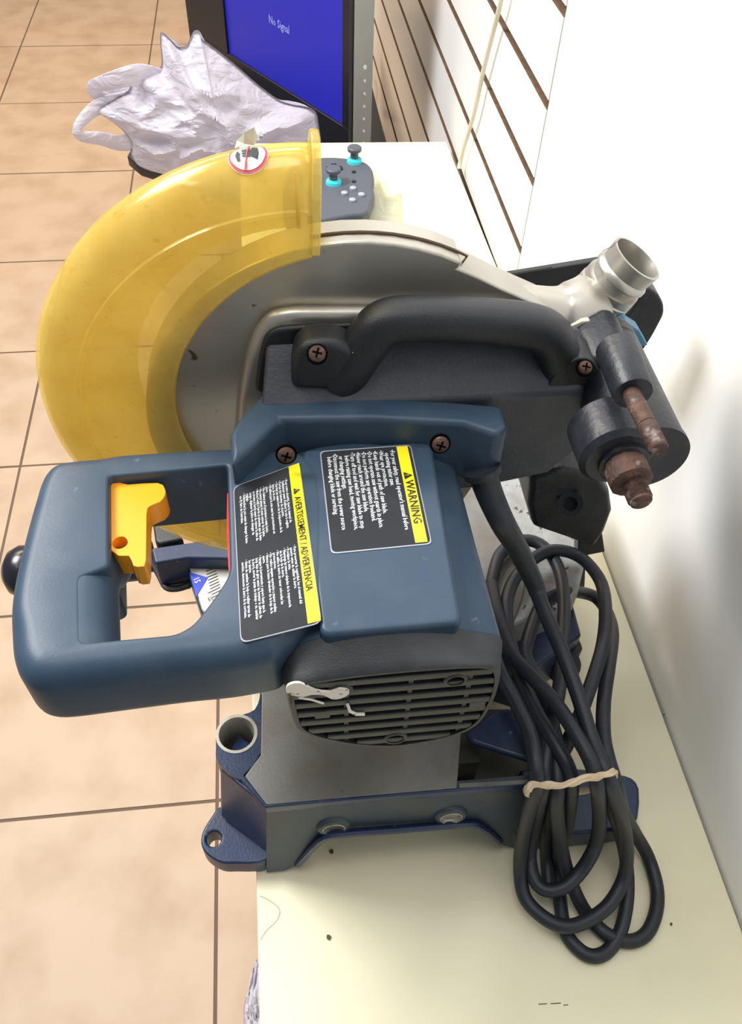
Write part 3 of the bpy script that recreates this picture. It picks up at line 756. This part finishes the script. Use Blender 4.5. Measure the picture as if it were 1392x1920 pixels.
# paint smear
sm = [(537, 1290), (545, 1283), (562, 1281), (578, 1288), (592, 1295), (618, 1298), (636, 1292), (652, 1294), (655, 1301), (640, 1310), (622, 1311), (608, 1304), (585, 1303), (568, 1307), (548, 1304), (538, 1299)]
S(prism('paint_smear', smoothloop(PY(sm, ye - .0012), 2), (0, .0012, 0), M['smear'], saw, smooth=False))
S(sweep('paint_streak', PY([(560, 1308), (585, 1312), (607, 1319)], ye - .0008), .0006, M['smear'], saw, n=6))
S(sweep('paint_streak', PY([(652, 1321), (656, 1333), (668, 1339), (684, 1339)], ye - .0008), .0009, M['smear'], saw, n=6))
screw(537, 852, None, .0047, saw, True, (0, -1, .35), z=.327)
screw(826, 832, None, .0047, saw, True, (0, -1, .35), z=.330)
screw(945, 0, None, .001, saw, False, z=-5) if False else None

# ---- labels
L1 = Quad(W(769, 836, z=.3150), W(808, 1018, z=.3150), W(602, 848, z=.3150), W(623, 1036, z=.3150))
if L1.n.z < 0: L1.n = -L1.n
S(L1.rect('label_border', -.012, -.012, 1.012, 1.012, .0001, M['padb'], saw, .003))
wl = S(L1.rect('warning_label', 0, 0, 1, 1, .0003, M['label'], saw, .003))
S(L1.rect('warning_stripe', 0.005, .03, .99, .155, .0005, M['stripe'], wl))
def tri(Q, u, v, s, parent):
    a = s * Q.h / Q.w
    S(prism('warning_triangle', [Q.q(u, v, .0007), Q.q(u + a * 1.1, v, .0007), Q.q(u + a * .55, v - s, .0007)], (0, 0, .0001), M['pblack'], parent, smooth=False))
    S(Q.text('exclamation_mark', [('!', u + a * .42, v - s * .12, s * .72, 1)], M['stripe'], parent, d=.0010))
tri(L1, .29, .135, .095, wl)
S(L1.text('warning_heading', [('WARNING', .375, .132, .128, .98)], M['pblack'], wl, d=.0008))
en = [('\u2022For your safety, read operator\'s manual before', 0), ('operating miter saw.', 1), ('\u2022Wear eye protection.', 0), ('\u2022Keep hands out of path of saw blade.', 0), ('\u2022Do not operate saw without guards in place.', 0), ('\u2022Do not perform any operation freehand.', 0), ('\u2022Never reach around the saw blade.', 0), ('\u2022Turn off tool and wait for saw blade to stop', 0), ('before raising saw head, moving workpiece,', 1), ('or changing settings.', 1), ('\u2022Disconnect the saw from the power source', 0), ('before changing blade or servicing.', 1)]
S(L1.text('warning_text', [(s, .035 + .03 * i, .235 + .0640 * k, .074, .80) for k, (s, i) in enumerate(en)], M['white'], wl, d=.0006))
L2 = Quad(W(561, 869, z=HZ + .0004), W(602, 1166, z=HZ + .0004), W(439, 914, z=HZ + .0004), W(453, 1204, z=HZ + .0004))
if L2.n.z < 0: L2.n = -L2.n
S(L2.rect('label_border', -.006, -.01, 1.006, 1.012, .0001, M['padb'], saw, .004))
bl_ = S(L2.rect('bilingual_label', 0, 0, 1, 1, .0003, M['label'], saw, .004))
S(L2.rect('warning_stripe', 0, 0.0, .995, .165, .0005, M['stripe'], bl_))
tri(L2, .165, .135, .10, bl_)
S(L2.text('warning_heading', [('AVERTISSEMENT / ADVERTENCIA', .225, .135, .135, .80)], M['pblack'], bl_, d=.0008))
fr_ = ['\u2022 Pour votre s\u00e9curit\u00e9, lisez le manuel de', "  l'utilisateur avant d'utiliser la scie \u00e0 onglets.", '\u2022 Portez des lunettes de s\u00e9curit\u00e9.', '\u2022 Gardez les mains hors de la trajectoire de la', '  lame de la scie.', "\u2022 N'utilisez pas la scie sans les protections en", '  place.', "\u2022 Ne r\u00e9alisez pas d'op\u00e9ration \u00e0 main lev\u00e9e.", '\u2022 Ne passez jamais la main autour de la lame.', "\u2022 Mettez l'outil \u00e0 l'arr\u00eat et attendez que la lame", "  se trouve \u00e0 l'arr\u00eat avant de relever la t\u00eate de", '  coupe, d\u00e9placer la pi\u00e8ce ou changer de', '  r\u00e9glage.', '\u2022 D\u00e9branchez la scie avant de changer la lame', "  ou d'y faire de l'entretien."]
es_ = ['\u2022 Para preservar la seguridad, lea el manual del', '  usuario antes de utilizar la sierra.', '\u2022 Prot\u00e9jase la vista.', '\u2022 Mantenga las manos alejadas de la trayectoria', '  de la hoja de la sierra.', '\u2022 No utilice la sierra sin tener colocadas las', '  protecciones.', '\u2022 No realice ninguna operaci\u00f3n a manos sueltas.', '\u2022 Nunca pase la mano alrededor de la hoja de la', '  sierra.', '\u2022 Apague la herramienta y espere hasta que la', '  hoja deje de girar antes de levantar la cabeza de', '  la sierra, mover la pieza de trabajo o de cambiar', '  los ajustes.', '\u2022 Antes de cambiar la hoja o realizar tareas de', '  servicio, desconecte la sierra de la corriente.']
S(L2.text('french_text', [(s, .075, .245 + .0485 * k, .056, .90) for k, s in enumerate(fr_)], M['white'], bl_, d=.0006))
S(L2.text('spanish_text', [(s, .525, .235 + .0475 * k, .056, .90) for k, s in enumerate(es_)], M['white'], bl_, d=.0006))

# ---- yellow lower guard
GC = (.0125, .2985); GR = .1600; yn = .385
IC = (.041, .303); IR = .109
prof = [(.1345, .3850), (.1350, .3838), (.1362, .3838), (.1368, .3852), (.146, .3868), (.1535, .3905), (.158, .396), (.160, .4015), (.1592, .407), (.1565, .413), (.151, .418), (.142, .4215), (.125, .423), (.105, .4235)]
V = []; Fc = []; angs = [87.3 + (292 - 87.3) * i / 90 for i in range(91)]
def rin(a):
    d = (math.cos(a), math.sin(a)); ox, oz = GC[0] - IC[0], GC[1] - IC[1]
    b = d[0] * ox + d[1] * oz; c = ox * ox + oz * oz - IR * IR
    return -b + math.sqrt(b * b - c)
npf = len(prof) + 4
for A_ in angs:
    a = math.radians(A_); ri = min(rin(a), .1315)
    pts = [(ri + (.1335 - ri) * t, .3852) for t in (0, .03, .35, .7)] + prof
    for r_, y_ in pts: V.append(Vector((GC[0] + r_ * math.cos(a), y_, GC[1] + r_ * math.sin(a))))
for i in range(len(angs) - 1):
    for j in range(npf - 1): Fc.append((i * npf + j, i * npf + j + 1, (i + 1) * npf + j + 1, (i + 1) * npf + j))
S(raw('blade_guard', V, Fc, M['guard'], saw, solid=.0022))
# bead along the cut-out edge and the end flange
S(sweep('guard_bead', [V[i * npf] + Vector((0, -.0005, 0)) for i in range(0, 91, 2)], .0011, M['guard'], saw, n=6))
fa = math.radians(87.6)
def gp_(r_, y_, a=fa): return Vector((GC[0] + r_ * math.cos(a), y_, GC[1] + r_ * math.sin(a)))
fo = [gp_(r_ + .0, y_) for r_, y_ in [(rin(fa) + .002, .384)] + prof[3:]]
fout = [(rin(fa) + .002, .3815), (.136, .3815), (.1555, .3845), (.1635, .392), (.1672, .400), (.1665, .409), (.1615, .418), (.152, .424), (.143, .426)]
fin = [(.143, .420), (.150, .417), (.1555, .411), (.158, .4055), (.158, .4015), (.156, .397), (.152, .392), (.136, .3875), (rin(fa) + .002, .3875)]
S(prism('guard_flange', [gp_(a, b) for a, b in fout + fin], Vector((.0045, 0, -.0006)), M['guard'], saw, bev=.0008, seg=2))
# moulded rib near the flange
S(sweep('guard_rib', [gp_(a, b - .001, math.radians(90.5)) for a, b in [(.128, .3848), (.134, .3838), (.146, .3862), (.154, .390)]], .0012, M['guard'], saw, n=6))
# sticker on the rim: white oval, red ring and bar, black hand
sa = math.radians(98.5)
def onrim(da, yv, lift):
    # rim surface point at angle sa+da and depth yv
    P_ = prof; r_ = None
    for (r0, y0), (r1, y1) in zip(P_[4:], P_[5:]):
        if y0 <= yv <= y1: r_ = r0 + (r1 - r0) * (yv - y0) / (y1 - y0 + 1e-9)
    if r_ is None: r_ = .1465
    a = sa + da
    return Vector((GC[0] + (r_ + lift) * math.cos(a), yv - lift * .5, GC[1] + (r_ + lift) * math.sin(a)))
def rimfan(name, fpts, lift, m):
    fpts = [(a * .78, b * .74) for a, b in fpts]
    n = len(fpts); cu = sum(p[0] for p in fpts) / n; cv = sum(p[1] for p in fpts) / n
    V = [onrim(cu / .16, .3983 + cv, lift)]; Fc = []; K = 4
    for k in range(1, K + 1):
        for p in fpts: V.append(onrim((cu + (p[0] - cu) * k / K) / .16, .3983 + cv + (p[1] - cv) * k / K, lift))
    for i in range(n):
        j = (i + 1) % n; Fc.append((0, 1 + i, 1 + j))
        for k in range(K - 1): Fc.append((1 + k * n + i, 1 + (k + 1) * n + i, 1 + (k + 1) * n + j, 1 + k * n + j))
    return S(raw(name, V, Fc, m, saw, smooth=False))
def ell(r1, r2, n=28): return [(r1 * math.cos(2 * math.pi * k / n), r2 * math.sin(2 * math.pi * k / n)) for k in range(n)]
rimfan('sticker_edge', ell(.0128, .0105), .0018, M['white'])
rimfan('sticker_ring', ell(.0124, .0101), .0021, M['redp'])
rimfan('sticker_face', ell(.0108, .0086), .0024, M['white'])
rimfan('hand_symbol', [(-.007, .001), (-.0065, .0045), (-.003, .0068), (-.0015, .003), (-.0022, -.0015), (-.0058, -.004)], .0028, M['pblack'])
for k in range(4): rimfan('finger_symbol', [(-.002, .0052 - k * .0019), (.0036, .0062 - k * .0019), (.0036, .0051 - k * .0019), (-.002, .0040 - k * .0019)], .0028, M['pblack'])
rimfan('blade_symbol', [(.0078, .001), (.0062, .0045), (.0045, .002), (.0052, -.001), (.0046, -.003), (.0068, -.0035)], .0028, M['pblack'])
rimfan('ban_bar', [(-.0022, .0088), (-.0008, .0088), (.0034, -.0086), (.002, -.0086)], .0031, M['redp'])
tornp = [onrim(-.02, .407, .002), onrim(.01, .410, .004), onrim(.04, .408, .002), onrim(.03, .416, .009), onrim(.0, .414, .012), onrim(-.03, .416, .016), onrim(-.035, .411, .006)]
S(raw('torn_sticker_flap', tornp, [(0, 1, 4), (1, 2, 3), (1, 3, 4), (0, 4, 5), (0, 5, 6)], M['cream'], saw, smooth=False, solid=.0004))
# saw blade inside, seen faintly through the guard
blade = []
for k in range(60):
    for dr, da in ((.106, 0), (.111, .6), (.106, 3.2)):
        a = math.radians(k * 6 + da); blade.append(Vector((.04 + dr * .99 * math.cos(a), .4165, .285 + dr * .99 * math.sin(a))))
S(prism('saw_blade', blade, (0, .0022, 0), M['cast'], saw, smooth=False))

# ---- power cord
cords = []
def strand(pts, dz=0, r=.0051):
    P = []
    for p in pts:
        a, b = p[0], p[1]
        if len(p) > 2: z = p[2]
        else:
            if b < 1470: z = .128
            elif b < 1500: z = .128
            elif b < 1640: z = .128 - (b - 1500) / 140 * .105
            else: z = .023 - min(1, (b - 1640) / 120) * .012
        P.append(W(a, b, z=max(z + dz, r + .0006)))
    return smoothloop(P, 6, False), r
lead = [(1000, 1090, .20), (1021, 1146, .185), (1053, 1219, .17), (1084, 1303, .16), (1108, 1380, .155), (1126, 1425, .150), (1143, 1465, .145), (1160, 1515, .115), (1172, 1560, .072), (1176, 1605, .045), (1169, 1650, .03), (1140, 1699, .024), (1093, 1730, .021), (1055, 1736, .021), (1017, 1718, .021), (985, 1683, .022), (976, 1635, .03), (979, 1582, .055), (992, 1519, .105), (1007, 1471, .14), (1004, 1427, .15), (992, 1370, .15), (966, 1313, .15), (940, 1265, .15), (925, 1225, .145)]
c2 = [(922, 1094, .118), (935, 1159, .13), (959, 1224, .142), (995, 1266, .15), (1042, 1318, .155), (1080, 1376, .157), (1109, 1430, .154), (1121, 1478, .142), (1125, 1534, .09), (1118, 1582, .055), (1093, 1629, .038), (1058, 1663, .032), (1023, 1668, .03), (1001, 1645, .03), (994, 1600, .035), (1003, 1550, .062), (1014, 1500, .11), (1020, 1468, .128), (1026, 1410, .135), (1040, 1340, .135), (1049, 1290, .135), (1054, 1240, .132), (1057, 1180, .128), (1058, 1130, .124), (1052, 1080, .120), (1035, 1042, .118), (1012, 1020, .118), (985, 1013, .118), (958, 1022, .118), (935, 1045, .118), (922, 1094, .118)]
c3 = [(1042, 1400, .132), (1046, 1471, .128), (1044, 1519, .105), (1055, 1598, .045), (1074, 1661, .024), (1102, 1715, .010), (1140, 1753, .008), (1181, 1765, .006), (1213, 1750, .006), (1231, 1708, .006), (1232, 1661, .006), (1216, 1607, .010), (1191, 1562, .03), (1168, 1519, .075), (1155, 1471, .125), (1140, 1420, .128), (1132, 1376, .128), (1133, 1313, .125), (1142, 1250, .12), (1149, 1190, .10), (1140, 1150, .085), (1120, 1122, .08), (1095, 1112, .085), (1068, 1110, .10), (1040, 1117, .108), (1015, 1136, .11), (998, 1175, .11), (986, 1225, .112), (1001, 1264, .12), (1018, 1310, .125), (1036, 1360, .13), (1050, 1420, .13), (1058, 1471, .118), (1050, 1540, .07), (1048, 1610, .02), (1050, 1680, .006), (1061, 1746, .006), (1087, 1781, .006), (1115, 1793, .006), (1143, 1780, .006), (1166, 1740, .009), (1177, 1677, .012), (1174, 1610, .018), (1160, 1550, .045), (1143, 1500, .10), (1128, 1460, .124), (1108, 1400, .13), (1080, 1340, .13)]
c4 = [(1030, 1670, .012), (1026, 1600, .02), (1030, 1540, .06), (1040, 1471, .12), (1046, 1430, .126), (1066, 1390, .13), (1085, 1350, .13), (1101, 1305, .13), (1116, 1262, .13), (1130, 1212, .13), (1136, 1160, .125), (1132, 1107, .118), (1117, 1074, .118), (1090, 1046, .120), (1058, 1033, .122), (1027, 1034, .124), (996, 1052, .124), (968, 1082, .122), (952, 1120, .122), (951, 1165, .122), (962, 1225, .128), (985, 1290, .135), (1012, 1345, .138), (1042, 1395, .14), (1066, 1440, .136), (1072, 1480, .12), (1062, 1560, .05)]
V = []; Fc = []
for c in (lead, c2, c3, c4):
    P, r = strand(c)
    v, f = sweepgeo(P, r, None, 12); k = len(V); V += v; Fc += [tuple(k + i for i in q) for q in f]
S(raw('power_cord', V, Fc, M['cord'], saw))
sr = smoothloop([W(903, 878, y=.325), W(918, 925, y=.318), W(943, 980, y=.308), (W(972, 1030, z=.238)), W(1002, 1092, z=.200), W(1010, 1115, z=.193)], 6, False)
nn = len(sr); S(sweep('strain_relief', sr, [.0088 - .0030 * i / (nn - 1) for i in range(nn)], M['cord'], saw, n=20))
S(lathe('cord_gland', sr[0], sr[3], [(0, .004), (0, .0112), (.004, .0112), (.004, .009)], M['blk'], saw, n=24))

# rubber band round the bundle
bq = []
for (a, b, z) in ((988, 1483, .150), (1000, 1474, .156), (1030, 1472, .160), (1060, 1470, .162), (1090, 1464, .162), (1120, 1457, .162), (1140, 1449, .158), (1152, 1449, .150), (1153, 1460, .138), (1120, 1476, .122), (1080, 1484, .112), (1030, 1490, .115), (992, 1492, .130)): bq.append(W(a, b, z=z))
bl = smoothloop(bq, 8)
bw = [.0020 + .0008 * math.sin(i * .5) for i in range(len(bl))]
V, Fc = sweepgeo(bl, bw, [.0012] * len(bl), 8, closed=True)
bl2 = [p + Vector((0, .0018 * math.sin(i * .22), .0016 * math.cos(i * .22) + .001)) for i, p in enumerate(bl)]
v2, f2 = sweepgeo(bl2, .0013, None, 6, closed=True); k = len(V); V += v2; Fc += [tuple(k + i for i in q) for q in f2]
tag(raw('rubber_band', V, Fc, M['band'], None), 'twisted tan rubber band holding the black cord loops together', 'rubber band')

# ================================================================== GAMEPAD
gp0 = thing('game_controller', 'dark grey game controller with teal stick rings on the counter behind the guard', 'game controller', (.1, 1.15, 0))
gz = .040
ol = PZ([(560, 300), (610, 293), (650, 295), (680, 300), (697, 312), (702, 330), (701, 350), (703, 366), (695, 385), (688, 397), (650, 402), (600, 412), (540, 420), (530, 360), (540, 315)], gz)
S2 = lambda o: (adopt(o), o)[1]
S2(prism('controller_shell', smoothloop(ol, 3), (0, 0, -.018), M['pad'], gp0, bev=.007, seg=4))
gr = PZ([(540, 400), (600, 400), (650, 395), (695, 380), (686, 410), (684, 445), (560, 450)], .028)
S2(prism('controller_grip', roundpoly(gr, .01), (0, 0, -.0275), M['pad'], gp0, bev=.005, seg=3))
def stick(a, b):
    p = W(a, b, z=gz)
    S2(lathe('stick_ring', p, p + Vector((0, 0, 1)), [(0, .0115), (.004, .0105), (.005, .008)], M['teal'], gp0, n=24))
    S2(lathe('thumb_stick', p + Vector((0, .002, .004)), p + Vector((0, .01, 1)), [(0, .006), (.010, .006), (.012, .0105), (.016, .0105), (.0175, .009)], M['pad'], gp0, n=24))
stick(665, 303); stick(626, 343); stick(563, 352)
for a, b in ((662, 355), (646, 364), (678, 367), (661, 377)):
    p = W(a, b, z=gz); S2(lathe('face_button', p, p + Vector((0, 0, 1)), [(0, .0048), (.003, .0046), (.004, .003)], M['padb'], gp0, n=16))
for a, b in ((664, 323), (664, 341)):
    p = W(a, b, z=gz); S2(lathe('menu_button', p, p + Vector((0, 0, 1)), [(0, .0035), (.0015, .003)], M['blk'], gp0, n=12))
p = W(627, 317, z=gz)
for sx, sy in ((.012, .004), (.004, .012)): S2(boxm('direction_pad', p + Vector((-sx, -sy, 0)), p + Vector((sx, sy, .003)), M['blk'], gp0, bev=.001))
bg = PZ([(690, 330), (704, 312), (712, 330), (710, 370), (750, 350), (756, 400), (750, 440), (690, 445), (680, 430)], .018)
V = [W(a, b, z=z) for a, b, z in ((686, 440, .004), (692, 400, .022), (700, 360, .03), (702, 320, .025), (712, 340, .006), (722, 370, .004), (752, 360, .002), (756, 420, .002), (745, 442, .003), (720, 410, .012))]
tag(raw('clear_pouch', V, [(0, 1, 9), (1, 2, 9), (2, 3, 4), (2, 4, 5), (2, 5, 9), (5, 6, 9), (6, 7, 9), (7, 8, 9), (8, 0, 9)], M['baggie'], None, solid=.0006), 'clear crumpled plastic pouch on the counter beside the game controller', 'plastic pouch')

# ================================================================== TV, stand, bag
stz = -.135
st = thing('tv_stand', 'low black stand behind the counter under the white shopping bag', 'stand', (.0, 1.6, -.8))
slab = [W(238, 292, z=stz), W(262, 312, z=stz), W(335, 334, z=stz), Vector((-.05, 1.40, stz)), Vector((.225, 1.40, stz)), Vector((.225, 2.25, stz)), Vector((-.12, 2.3, stz))]
adopt(prism('stand_top', slab, (0, 0, -.02), M['tvb'], st, bev=.003))
for x, y in ((.0, 1.46), (.2, 1.46), (.2, 2.15), (.0, 2.15)): adopt(boxm('leg', (x - .02, y - .02, -.8), (x + .02, y + .02, stz - .02), M['tvb'], st))
# television: screen corners fixed on a vertical plane turned toward the aisle
sr_ = W(645, 235, y=1.50); sl_ = W(430, 100, z=sr_.z)
ed = (sl_ - sr_); ed.z = 0; wS = ed.length; eu = ed.normalized(); nrm = Vector((0, 0, 1)).cross(eu)
if nrm.dot(Vector((-1, -1, 0))) < 0: nrm = -nrm
tv = thing('television', 'black television with lit blue screen standing behind the shopping bag', 'television', (sr_.x, sr_.y, stz))
def T(u, v, d): return sr_ + eu * u + Vector((0, 0, v)) + nrm * d
bt = stz + .012 - sr_.z
lw = .15; rw = .018
def tvslab(name, u0, u1, v0, v1, d0, d1, m, bev=0):
    A = [T(u0, v0, d0), T(u1, v0, d0), T(u1, v1, d0), T(u0, v1, d0)]
    o = prism(name, A, nrm * (d1 - d0), m, tv, bev=bev, smooth=bev > 0); adopt(o); return o
tvslab('cabinet', -rw, wS + lw, bt, .62, -.05, -.004, M['tvb'], .002)
tvslab('screen', 0, wS, 0, .52, -.004, -.001, M['screen'])
tvslab('bezel', -rw, wS + lw, bt, -.0, -.006, .004, M['tvb'], .001)
tvslab('bezel', -rw, 0, 0, .52, -.006, .004, M['tvb'], .001)
tvslab('bezel', wS, wS + lw, 0, .52, -.006, .004, M['tvb'], .001)
tvslab('side_panel', -rw - .004, -rw, bt, .62, -.046, -.006, M['tvs'], .001)
tvslab('foot', .05, wS - .05, stz - sr_.z, bt, -.06, .02, M['tvb'], .001)
for k in range(7):
    p = T(-rw - .004, .10 - k * .022, -.028)
    adopt(lathe('side_button', p, p - eu, [(0, .0045 if k == 0 else .003), (.002, .003 if k == 0 else .002)], M['btn'], tv, n=10))
qs = Quad(T(wS, 0, .0), T(0, 0, .0), T(wS, .52, .0), T(0, .52, .0))
# "No Signal" lettering
tp = W(508, 40, y=1.5)
V0, P0 = textmesh('No Signal')
def raypl(px, py):
    a = W(px, py, y=1.0) - Vector((0, 0, CAMH)); o_ = Vector((0, 0, CAMH)); t = (sr_ - o_).dot(nrm) / a.dot(nrm); return o_ + a * t
ta, tb = raypl(505, 42), raypl(541, 56)
du = (tb - ta); du.z = 0; du.normalize()
Vt = [ta + du * c.x * .017 + Vector((0, 0, 1)) * c.y * .02 + nrm * .0006 for c in V0]
adopt(raw('screen_text', Vt, P0, M['screentext'], tv, smooth=False))

# white shopping bag
bag = thing('shopping_bag', 'white plastic shopping bag with loop handles lying before the blue screen', 'plastic bag', (-.07, 1.45, stz))
BY = 1.435
bo = [(600, 285), (598, 235), (588, 205), (545, 195), (520, 185), (480, 155), (440, 120), (400, 88), (378, 72), (374, 58), (364, 58), (356, 72), (350, 84), (335, 88), (322, 76), (304, 60), (300, 72), (302, 125), (275, 125), (250, 128), (245, 150), (240, 170), (215, 182), (182, 205), (200, 222), (225, 240), (243, 262), (246, 290), (262, 312), (300, 325), (350, 332), (420, 325), (500, 312), (560, 300)]
ob = smoothloop([W(a, b, y=BY) for a, b in bo], 4)
cB = W(420, 225, y=BY); NR = 22; V = []; Fc = []; NB = len(ob)
for side in (-1, 1):
    for k in range(NR + 1):
        s_ = k / NR
        for i in range(NB):
            p = cB.lerp(ob[i], s_)
            h = .075 * max(0, 1 - s_ ** 2) ** .75
            q = p * 1.0
            d = Vector((q.x * 9, q.z * 9, side * 3.1))
            ridge = abs(noise.noise(Vector((q.x * 14 + q.z * 9, q.z * 22 - q.x * 5, side * 2))))
            ridge2 = abs(noise.noise(Vector((q.x * 36, q.z * 50 + q.x * 15, side * 5))))
            wr = (ridge * .045 + ridge2 * .010) * (1 - s_ ** 4)
            q.y += side * max(h - wr, .0015 * (1 if s_ < 1 else 0))
            V.append(q)
    base = 0 if side == -1 else (NR + 1) * NB
    for k in range(NR):
        for i in range(NB): Fc.append((base + k * NB + i, base + k * NB + (i + 1) % NB, base + (k + 1) * NB + (i + 1) % NB, base + (k + 1) * NB + i))
mebag = raw('bag_body', V, Fc, M['bag'], bag)
bm = bmesh.new(); bm.from_mesh(mebag.data); bmesh.ops.remove_doubles(bm, verts=bm.verts, dist=.0004); bm.to_mesh(mebag.data); bm.free()
adopt(mebag)
def strip(name, pts, wds, y0):
    P = smoothloop([W(a, b, y=y0 + c) for a, b, c in pts], 5, False)
    n = len(P); wv = [wds[0] + (wds[1] - wds[0]) * abs(2 * i / (n - 1) - 1) for i in range(n)]
    adopt(sweep(name, P, wv, M['bag'], bag, rb=[.004] * n, n=10, up=(0, 1, 0)))
strip('bag_handle', [(300, 150, 0), (265, 140, -.02), (230, 146, -.03), (195, 156, -.02), (174, 165, 0), (190, 178, .01), (230, 172, .01), (262, 176, .0), (290, 175, 0)], (.010, .020), BY)
strip('bag_handle', [(240, 190, 0), (205, 195, 0), (180, 203, 0), (158, 222, -.01), (145, 240, -.02), (152, 255, -.02), (190, 260, -.01), (225, 268, 0), (262, 262, 0)], (.007, .017), BY)

# ================================================================== small things
# beige cable hanging down the wall
cb = [W(962, -120, x=.285), W(940, 0, x=.287), W(925, 60, x=.288), W(905, 140, x=.288), W(890, 210, x=.288), W(872, 270, x=.288), W(864, 300, x=.288), W(861, 316, x=.286)]
tag(sweep('hanging_cable', smoothloop(cb, 5, False), .0032, M['cable'], None, n=8), 'beige cable hanging down the slatwall to the back of the counter', 'cable')
stp = [W(683, 120, x=.262), W(692, 140, x=.266), (W(689, 165, x=.266)), W(684, 190, x=.262), W(688, 210, x=.262), W(697, 218, x=.262), W(710, 230, x=.262), W(718, 255, x=.262), W(716, 285, x=.262), W(700, 300, x=.262), W(692, 285, x=.26), W(690, 250, x=.26), W(693, 222, x=.262)]
tag(sweep('looped_strap', smoothloop(stp, 6, False), .006, M['strap'], None, rb=.003, n=8), 'beige looped strap hanging on the slatwall behind the television edge', 'strap')
# crumpled white plastic at the counter's front edge
V = []; Fc = []
nu, nv = 10, 14
for j in range(nv):
    for i in range(nu):
        px = 492 - 34 * (i / (nu - 1)) * (.35 + .65 * min(1, j / 6)); py = 1800 + j * 14
        p = W(px, py, z=-.03 - .01 * i / nu); p.z += .008 * noise.noise(Vector((i * .7, j * .5, 2)))
        V.append(p)
for j in range(nv - 1):
    for i in range(nu - 1): Fc.append((j * nu + i, j * nu + i + 1, (j + 1) * nu + i + 1, (j + 1) * nu + i))
tag(raw('plastic_wrap', V, Fc, M['bag'], None, solid=.0008), 'crumpled white plastic wrap sticking out under the near counter edge', 'plastic wrap')
